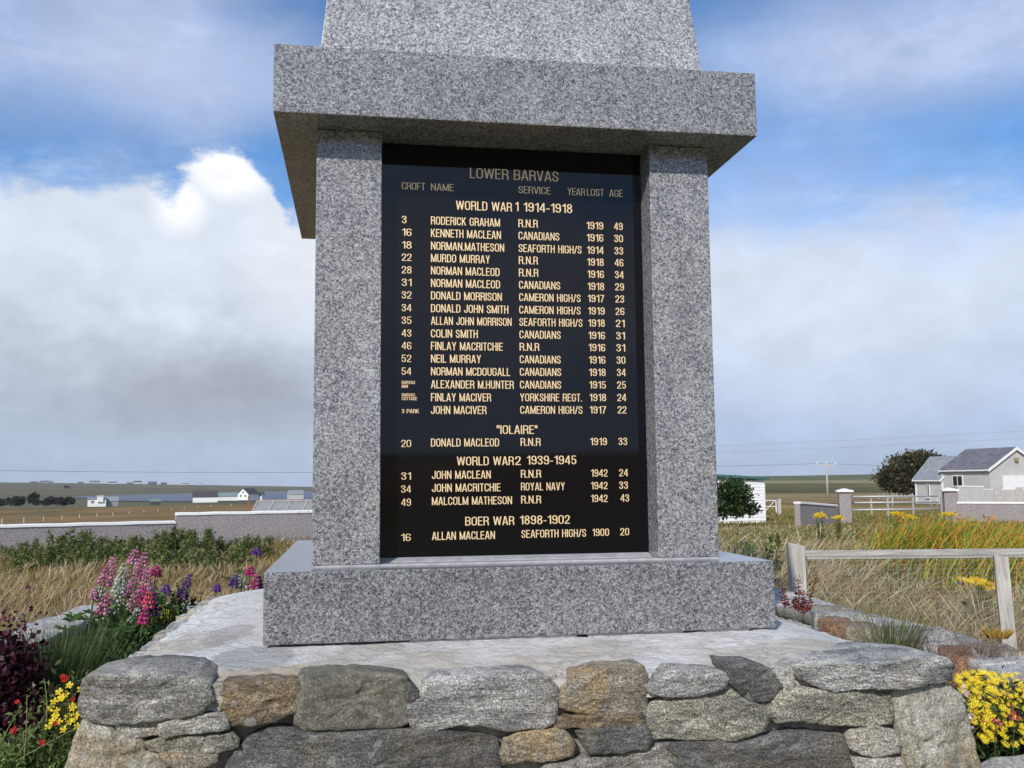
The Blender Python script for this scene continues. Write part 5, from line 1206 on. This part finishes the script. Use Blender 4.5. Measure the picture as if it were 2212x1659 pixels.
LUP = [('tall leaning pink lupin spike, leftmost of the tall ones', (812, 690), (732, 900), 3.45, PINK, .024), ('pink lupin spike with the highest tip, behind the silver seed spikes', (962, 645), (932, 755), 3.62, PINK, .022),
       ('tall pink lupin spike right of the highest tip', (1022, 655), (985, 850), 3.55, PINK, .023), ('pale pink lupin spike with a creamy point above the magenta ones', (1036, 780), (1015, 960), 3.45, PALE, .024),
       ('faded pale pink lupin spike behind the silver seed spikes', (908, 780), (890, 905), 3.65, PALE, .020), ('pale pink lupin spike hanging between the silver spikes and the magenta ones', (950, 830), (905, 985), 3.5, PALE, .021),
       ('short pink lupin spike low at the left of the clump', (760, 950), (715, 1105), 3.35, PINK, .022), ('short pink lupin spike in the lower middle of the clump', (950, 955), (925, 1085), 3.38, PALE, .022),
       ('little pink lupin bud with a long cream tip at the far left of the clump', (668, 930), (655, 1000), 3.4, PALE, .014), ('bright magenta lupin spike in the middle of the clump', (1000, 890), (998, 1045), 3.38, MAG, .020),
       ('red pink lupin spike beside the dark purple one', (1050, 930), (1040, 1065), 3.35, RED, .019), ('dark purple lupin spike at the right of the pink clump', (1075, 900), (1065, 1115), 3.40, PUR, .019),
       ('magenta lupin spike lowest of the clump', (1025, 1050), (1000, 1175), 3.30, MAG, .015), ('round magenta lupin head standing alone above the clump', (1098, 765), (1088, 845), 3.75, MAG, .022),
       ('large leaning dark purple lupin spike in front of the tawny grass', (1342, 815), (1275, 1000), 3.95, PUR, .023), ('small violet lupin head left of the large purple spike', (1168, 895), (1160, 970), 3.9, VIO, .020),
       ('tiny violet lupin head in the tawny grass', (1528, 898), (1515, 950), 4.0, VIO, .013), ('dark purple lupin spike beside the silver leaves, left of the granite base', (1668, 825), (1630, 915), 3.95, PUR, .017),
       ('violet lupin head farthest up the grass beside the granite base', (1800, 645), (1795, 695), 4.3, VIO, .020), ('magenta lupin head above the silver leaves', (1757, 770), (1748, 838), 4.0, MAG, .017),
       ('magenta lupin spike touching the granite base', (1803, 815), (1778, 930), 3.95, [(.60, .06, .26), (.66, .16, .34)], .018), ('dark purple lupin spike right against the granite base', (1818, 830), (1810, 930), 3.98, PUR, .014),
       ('silver grey seed spike, tallest of the lupin seed heads', (880, 730), (830, 960), 3.42, SILV, .016), ('silver grey seed spike drooping below the tallest seed head', (845, 900), (798, 1130), 3.38, SILV, .015),
       ('pale green seed spike left among the pink lupins', (705, 900), (700, 1010), 3.5, SILV, .012), ('silver leaved seed spike beside the purple lupins by the granite base', (1700, 820), (1690, 925), 4.0, SILV, .022), ('grey seed spike between the short pink and magenta spikes', (980, 1050), (930, 1180), 3.36, SILV, .014)]
for i, (lab, T, B, d, cols, r) in enumerate(LUP):
    lupin(lab, q(*T), q(*B), d, cols, r, tip=(.62, .58, .40) if cols in (PINK, PALE, MAG, RED) else (.30, .30, .22), sparse=cols is SILV, leafn=12 if d < 3.6 else 7)
def mound(name, label, cat, px, py, d, wx, h, cols, n, sz, asp=.5, mat=None, zbase=ZS, up=.3, group=None, wy=None, part='foliage'):
    c = at(px, py, d); t = thing(name, label, cat, (c.x, c.y, zbase), 0, group); v = Veg(); wy = wy or wx
    k = 16
    for i in range(k):
        a = RNG.uniform(0, 6.283); f = RNG.random()**.6; cc = np.array([math.cos(a)*f*wx*.7, math.sin(a)*f*wy*.7, h*RNG.uniform(.25, .85)*(1-.45*f)])
        m = n//k; P = cc+RNG.normal(0, 1, (m, 3))*np.array([wx*.26, wy*.26, h*.16]); P = P[P[:, 2] > 0]; v.add(*leaves(P, np.full(len(P), sz), pal(len(P), cols, None, .28)*RNG.uniform(.7, 1.25), up, asp))
    for i in range(14):
        a = RNG.uniform(0, 6.283); v.stem([(0, 0, 0), (math.cos(a)*wx*.3, math.sin(a)*wy*.3, h*.5), (math.cos(a)*wx*.5, math.sin(a)*wy*.5, h*.8)], .003, (.10, .08, .04), 4)
    v.build(part, mat or LEAF, t); return t
DG_ = [(.035, .075, .020), (.05, .10, .028), (.075, .13, .035)]
mound('green_foliage', 'dark leafy mound of lupin leaves below the pink spikes', 'garden plant', 275, 1390, 3.35, .17, .36, DG_, 3600, .040, .35)
mound('green_foliage', 'fine dark green foliage against the left edge of the plinth', 'garden plant', 268, 1430, 3.0, .13, .30, [(.045, .085, .022), (.06, .10, .03)], 3200, .032, .22)
mound('green_foliage', 'leafy growth in the corner of the bed behind the rushes', 'garden plant', 235, 1400, 3.5, .12, .20, DG_, 1600, .035, .4)
mound('green_foliage', 'dark foliage behind the plinth below the large purple lupin', 'garden plant', 372, 1330, 3.9, .18, .36, DG_, 2600, .04, .35)
mound('yellow_leaf_shrub', 'small shrub with bright yellow green leaves right of the lupin clump', 'shrub', 360, 1310, 3.75, .075, .42, [(.42, .42, .04), (.55, .50, .06), (.30, .34, .05)], 700, .034, .6)
# rush like broom
def rushes(name, label, px, py, d, n, h, sp, cols, zb, w=.0032, lean=.35, wind=.3):
    c = at(px, py, d); t = thing(name, label, 'grass clump', (c.x, c.y, zb)); r_ = RNG.random(n)**.6*sp; a = RNG.uniform(0, 6.283, n)
    base = np.stack([np.cos(a)*r_*.5, np.sin(a)*r_*.5, np.zeros(n)], 1)
    V, F, C = blades(base, RNG.uniform(.6, 1, n)*h, np.full(n, w), RNG.uniform(.05, lean, n)+r_/sp*.25, np.where(RNG.random(n) < wind, RNG.normal(0, .4, n), a), pal(n, cols), .3)
    np_mesh('blades', V, F, LEAF, t, C); return t
rushes('rush_clump', 'dark green upright rush like clump, left of the lupins', 105, 1530, 2.95, 1300, .40, .15, [(.06, .10, .03), (.08, .125, .04), (.12, .16, .06)], -.40, .0028, .25, .08)
rushes('rush_clump', 'looser rush like stems behind the dark clump', 150, 1480, 3.15, 350, .42, .16, [(.07, .11, .03), (.12, .15, .06)], -.42, .0026, .3, .15)
rushes('fine_grass_tuft', 'thin green grass tuft growing from the wall, right of the plinth corner', 1925, 1392, 2.80, 260, .17, .14, [(.10, .14, .04), (.16, .18, .06), (.07, .10, .03), (.25, .22, .10)], -.13, .0018, .5)
# dark purple shrub
mound('purple_shrub', 'dark maroon leaved shrub at the left edge', 'shrub', 14, 1480, 2.75, .10, .42, [(.055, .010, .024), (.035, .008, .018), (.09, .02, .035), (.10, .05, .06)], 5200, .019, .75, GLOSSLEAF, -.40)
mound('purple_shrub', 'lower dark maroon leaves behind the red flowers', 'shrub', 48, 1530, 2.7, .09, .22, [(.050, .010, .024), (.035, .008, .018)], 2800, .019, .75, GLOSSLEAF, -.42)
mound('green_foliage', 'bright green foliage in the bottom left corner', 'garden plant', 50, 1640, 2.45, .17, .20, [(.13, .20, .05), (.18, .25, .08), (.09, .15, .04)], 5200, .022, .3, None, -.44)
mound('green_foliage', 'green foliage low beside the corner stone of the plinth', 'garden plant', 140, 1640, 2.5, .12, .22, [(.13, .19, .05), (.09, .14, .04)], 3200, .02, .3, None, -.44)
mound('green_foliage', 'dark undergrowth below the rushes', 'garden plant', 150, 1570, 2.8, .16, .18, [(.04, .06, .02), (.06, .08, .03)], 2000, .03, .4, None, -.44)
def bloom(px, py, d, r, cols, center, petals=6, cup=.35, nrm=None):
    c = at(px, py, d); v = Veg(); n = Vector(nrm or (-.15, -.75, .62)).normalized(); a = n.orthogonal().normalized(); b_ = n.cross(a); V = []; T_ = []; C = []
    for k in range(petals):
        an = k*6.283/petals+random.uniform(-.15, .15); an2 = 3.1416/petals*.98; o = len(V)
        f = lambda an_, rr, hh: np.array(a*math.cos(an_)*rr+b_*math.sin(an_)*rr+n*hh)
        V += [f(an, 0, 0), f(an-an2*.8, r*.62, r*cup*.7), f(an-an2*.35, r, r*cup), f(an+an2*.35, r, r*cup*1.1), f(an+an2*.8, r*.62, r*cup*.7)]
        T_ += [(o, o+1, o+2), (o, o+2, o+3), (o, o+3, o+4)]; C += [cols[RNG.integers(len(cols))]]*5
    v.add(np.array(V), np.array(T_), np.array(C)); m = 6; o = [np.array(a*math.cos(k)+b_*math.sin(k))*r*.28+np.array(n)*r*.18 for k in np.linspace(0, 5.236, 6)]+[np.array(n)*r*.32]
    v.add(np.array(o), np.array([(k, (k+1) % 6, 6) for k in range(6)]), np.tile(center, (7, 1))); return v, c
# yellow flowered shrub in front of the corner stone
ys = mound('yellow_flowered_shrub', 'shrub dotted with small yellow flowers beside the left corner of the plinth', 'flowering shrub', 148, 1570, 2.62, .11, .36, [(.06, .10, .03), (.10, .14, .04), (.15, .14, .05)], 1500, .022, .4, None, -.44)
YEL = [(.90, .72, .03), (.95, .80, .08), (.80, .58, .02)]
pts = [(150, 1481), (128, 1493), (175, 1488), (132, 1510), (117, 1515), (155, 1524), (110, 1530), (122, 1535), (135, 1507), (158, 1530), (148, 1550), (160, 1557), (112, 1557), (128, 1561), (165, 1545), (105, 1568), (150, 1562), (142, 1500), (168, 1568), (176, 1518), (138, 1575), (120, 1548)]
for (px, py) in pts:
    v, c = bloom(px, py+random.uniform(-2, 2), 2.42+random.uniform(-.03, .08), .0105, YEL, (.7, .5, .02), 5, .25); o = v.build('flower', PETAL, ys); o.location = Vector(c)-ys.location
for (px, py, r_, lab) in ((136, 1462, .009, 'small red flower highest above the yellow flowers'), (141, 1508-40, .014, 'red flower head just left of the grey corner stone top'), (158, 1512, .009, 'red flower among the yellow ones'), (121, 1563-0, .011, 'scarlet flower left of the yellow flowers'), (92, 1565+40, .011, 'red flower low on the left'), (31, 1636-56, .014, 'red flower in the bottom left foliage'), (38, 1517, .009, 'orange red flower below the maroon shrub')):
    v, c = bloom(px, py, 2.40, r_*.75, [(.62, .02, .015), (.72, .05, .02), (.50, .01, .01)], (.2, .01, .01), 9, .5)
    t = thing('red_flower', lab, 'flower', (c.x, c.y, -.43)); o = v.build('flower_head', PETAL, t); o.location = (0, 0, c.z+.43)
    s_ = Veg(); s_.stem([(0.02, .03, 0), (.01, .02, (c.z+.43)*.6), (0, .003, c.z+.428)], .0016, (.10, .14, .04), 4); s_.build('stem', LEAF, t)
# pale bending stems
for i, (a, c_, e) in enumerate((((18, 1659), (60, 1600), (117, 1515)), ((10, 1659), (90, 1610), (170, 1570)), ((52, 1640), (60, 1560), (58, 1500)), ((100, 1560), (104, 1510), (95, 1465)), ((5, 1600), (25, 1555), (48, 1525)))):
    B0 = at(*a, 2.38); t = thing('bending_stem', ('long pale stem arching up through the bottom left foliage', 'long thin pale stem leaning right towards the corner stone', 'upright green stem with buds in the bottom left foliage', 'upright budded stem before the rushes', 'short bending stem at the left edge')[i], 'plant stem', B0)
    v = Veg(); P = [np.zeros(3), np.array(at(*c_, 2.38)-B0), np.array(at(*e, 2.40)-B0)]; v.stem([P[0]*(1-u)**2+2*P[1]*u*(1-u)+P[2]*u*u for u in np.linspace(0, 1, 8)], .0016, (.34, .34, .14), 4)
    m = 16; u = RNG.uniform(.3, 1, m); PP = np.array([P[0]*(1-k)**2+2*P[1]*k*(1-k)+P[2]*k*k for k in u])+RNG.normal(0, .004, (m, 3)); v.add(*leaves(PP, np.full(m, .016), pal(m, [(.20, .24, .08), (.13, .18, .05)]), .5, .35)); v.build('stem', LEAF, t)

# --- right hand bed ----------------------------------------------------------
for i, (px, py, d, w_, h_, lab) in enumerate(((2095, 1560, 2.42, .085, .25, 'mound of bright yellow double flowers against the tall corner stone'), (2165, 1555, 2.45, .085, .26, 'mound of bright yellow flowers at the right edge, beyond the first mound'), (2240, 1560, 2.5, .09, .25, 'mound of yellow flowers running out of the frame at the right'))):
    t = mound('yellow_flower_plant', lab, 'flowering plant', px, py, d, w_, h_, [(.05, .09, .025), (.08, .12, .035), (.03, .05, .018)], 1700, .022, .35, None, -.38)
    nf = 62 if i < 2 else 40; k = 0; tries = 0; got = []
    while k < nf and tries < 2000:
        tries += 1; fx = px+random.uniform(-52, 52); top = 1452+abs(fx-2110)*.09+random.uniform(0, 3); fy = top+random.random()**1.35*150
        lim = 2052+(fy-1455)*.42+6
        if fx < lim or any((fx-a_)**2+(fy-c_)**2 < 80 for a_, c_ in got): continue
        got.append((fx, fy)); dd = d-.10+((1605-fy)/150)*.13+random.uniform(-.01, .01); v, c = bloom(fx, fy, dd, random.uniform(.0085, .0120), YEL, (.85, .6, .02), 14, .40, (random.uniform(-.4, .2), -.65, .75)); o = v.build('flower', PETAL, t); o.location = Vector(c)-t.location; k += 1
for px, py, lab in ((2083, 1500, 'pale pink flower cluster left in the yellow flowers'), (2150, 1562, 'red pink flower cluster low in the yellow flowers'), (2190, 1548, 'crimson flower cluster at the right edge of the yellow flowers'), (2093, 1550, 'small pink flower cluster low by the corner stone')):
    c = at(px, py, 2.30); t = thing('pink_flower_cluster', lab, 'flower', (c.x, c.y, -.38)); v = Veg(); m = 18; P = np.array([0, 0, c.z+.38])+RNG.normal(0, .008, (m, 3)); pale = px in (2083, 2093)
    v.add(*leaves(P, np.full(m, .012), pal(m, [(.75, .45, .45), (.80, .60, .58)] if pale else [(.60, .07, .10), (.55, .15, .15)]), .4, .9)); v.build('petals', PETAL, t); s_ = Veg(); s_.stem([(0, .02, 0), (0, 0, c.z+.38)], .0018, (.10, .13, .04)); s_.build('stem', LEAF, t)
# red stemmed weeds on the wall behind the base
def redweed(px, pb, pt, d, lab, n=30):
    B0 = at(*pb, d); T0 = at(*pt, d); t = thing('red_stemmed_weed', lab, 'wild plant', B0); v = Veg(); e = np.array(T0-B0); v.stem([np.zeros(3), e*.5+np.array([.004, 0, 0]), e], .0022, (.22, .03, .035), 4)
    u = np.repeat(np.linspace(.1, 1, n), 2); P = u[:, None]*e+RNG.normal(0, .003, (2*n, 3)); D = np.tile(np.array([[1., -.3, .3], [-1., -.3, .3]]), (n, 1)); v.add(*leaves(P, np.full(2*n, .017)*(1.15-.6*u), pal(2*n, [(.17, .03, .035), (.12, .025, .03), (.24, .05, .04)]), .1, .35, D*2.5)); v.build('leafy_stem', LEAF, t)
g3 = lambda cx, cy: (1519+cx*.3133, 938.7+cy*.3133)
redweed(0, g3(565, 1195), g3(545, 1055), 3.1, 'short red stemmed weed close to the granite base'); redweed(0, g3(655, 1220), g3(650, 985), 3.1, 'tall upright red stemmed weed, middle one of the group')
redweed(0, g3(695, 1245), g3(785, 960), 3.05, 'tallest red stemmed weed leaning right'); redweed(0, g3(690, 1240), g3(690, 1080), 3.08, 'thin red stemmed weed between the two tall ones')
redweed(0, g3(640, 1215), g3(632, 1120), 3.09, 'smallest red stemmed weed of the group'); 
shrubby = [(2030, 1415, 'brown dried stems on the wall right of the plinth'), (2110, 1412, 'russet dried stems over the red stones of the wall'), (2185, 1425, 'dried brown stems on the wall at the right edge'), (2155, 1378, 'low yellow orange plant at the foot of the slimmer fence post')]
for i, (px, py, lab) in enumerate(shrubby):
    d = 2.75 if i < 3 else 3.2; c = at(px, py+30*(i < 3), d); t = thing('dried_plant', lab, 'wild plant', c); n = 150; a = RNG.uniform(0, 6.283, n)
    V, F, C = blades(np.stack([np.cos(a)*.03, np.sin(a)*.03, np.zeros(n)], 1), RNG.uniform(.04, .11, n)*(1 if i < 3 else .35), np.full(n, .0013 if i < 3 else .005), RNG.uniform(.2, 1.0, n), a, pal(n, [(.16, .07, .04), (.22, .12, .06), (.12, .06, .04)] if i < 3 else [(.55, .33, .05), (.40, .25, .05)]), .3)
    np_mesh('stems', V, F, LEAF, t, C)
# tufts hanging at the edge of the left wall
for px, py, d, lab in ((60, 1362, 3.9, 'straw tuft leaning over the left garden wall'), (500, 1262, 4.3, 'straw tuft beyond the back garden wall')):
    rushes('straw_tuft', lab, px, py+60, d, 120, .3, .2, [(.36, .25, .10), (.30, .20, .07), (.20, .18, .06)], -.5, .003, .6, .8)

# ------------------------------------------------------------ thin sea air
m = bpy.data.materials.new('sea_air'); m.use_nodes = True; b = NB(m.node_tree); m.node_tree.nodes.remove(m.node_tree.nodes['Principled BSDF'])
pv = b.n('ShaderNodeVolumePrincipled'); pv.inputs['Color'].default_value = (.80, .87, 1, 1); pv.inputs['Density'].default_value = .00009; pv.inputs['Anisotropy'].default_value = .1
o = [k for k in m.node_tree.nodes if k.type == 'OUTPUT_MATERIAL'][0]; b.l(pv.outputs[0], o.inputs['Volume'])
o = MB().box(-3600, 3600, -3600, 3600, -900, 60).build('haze', m); tag(o, kind='stuff')
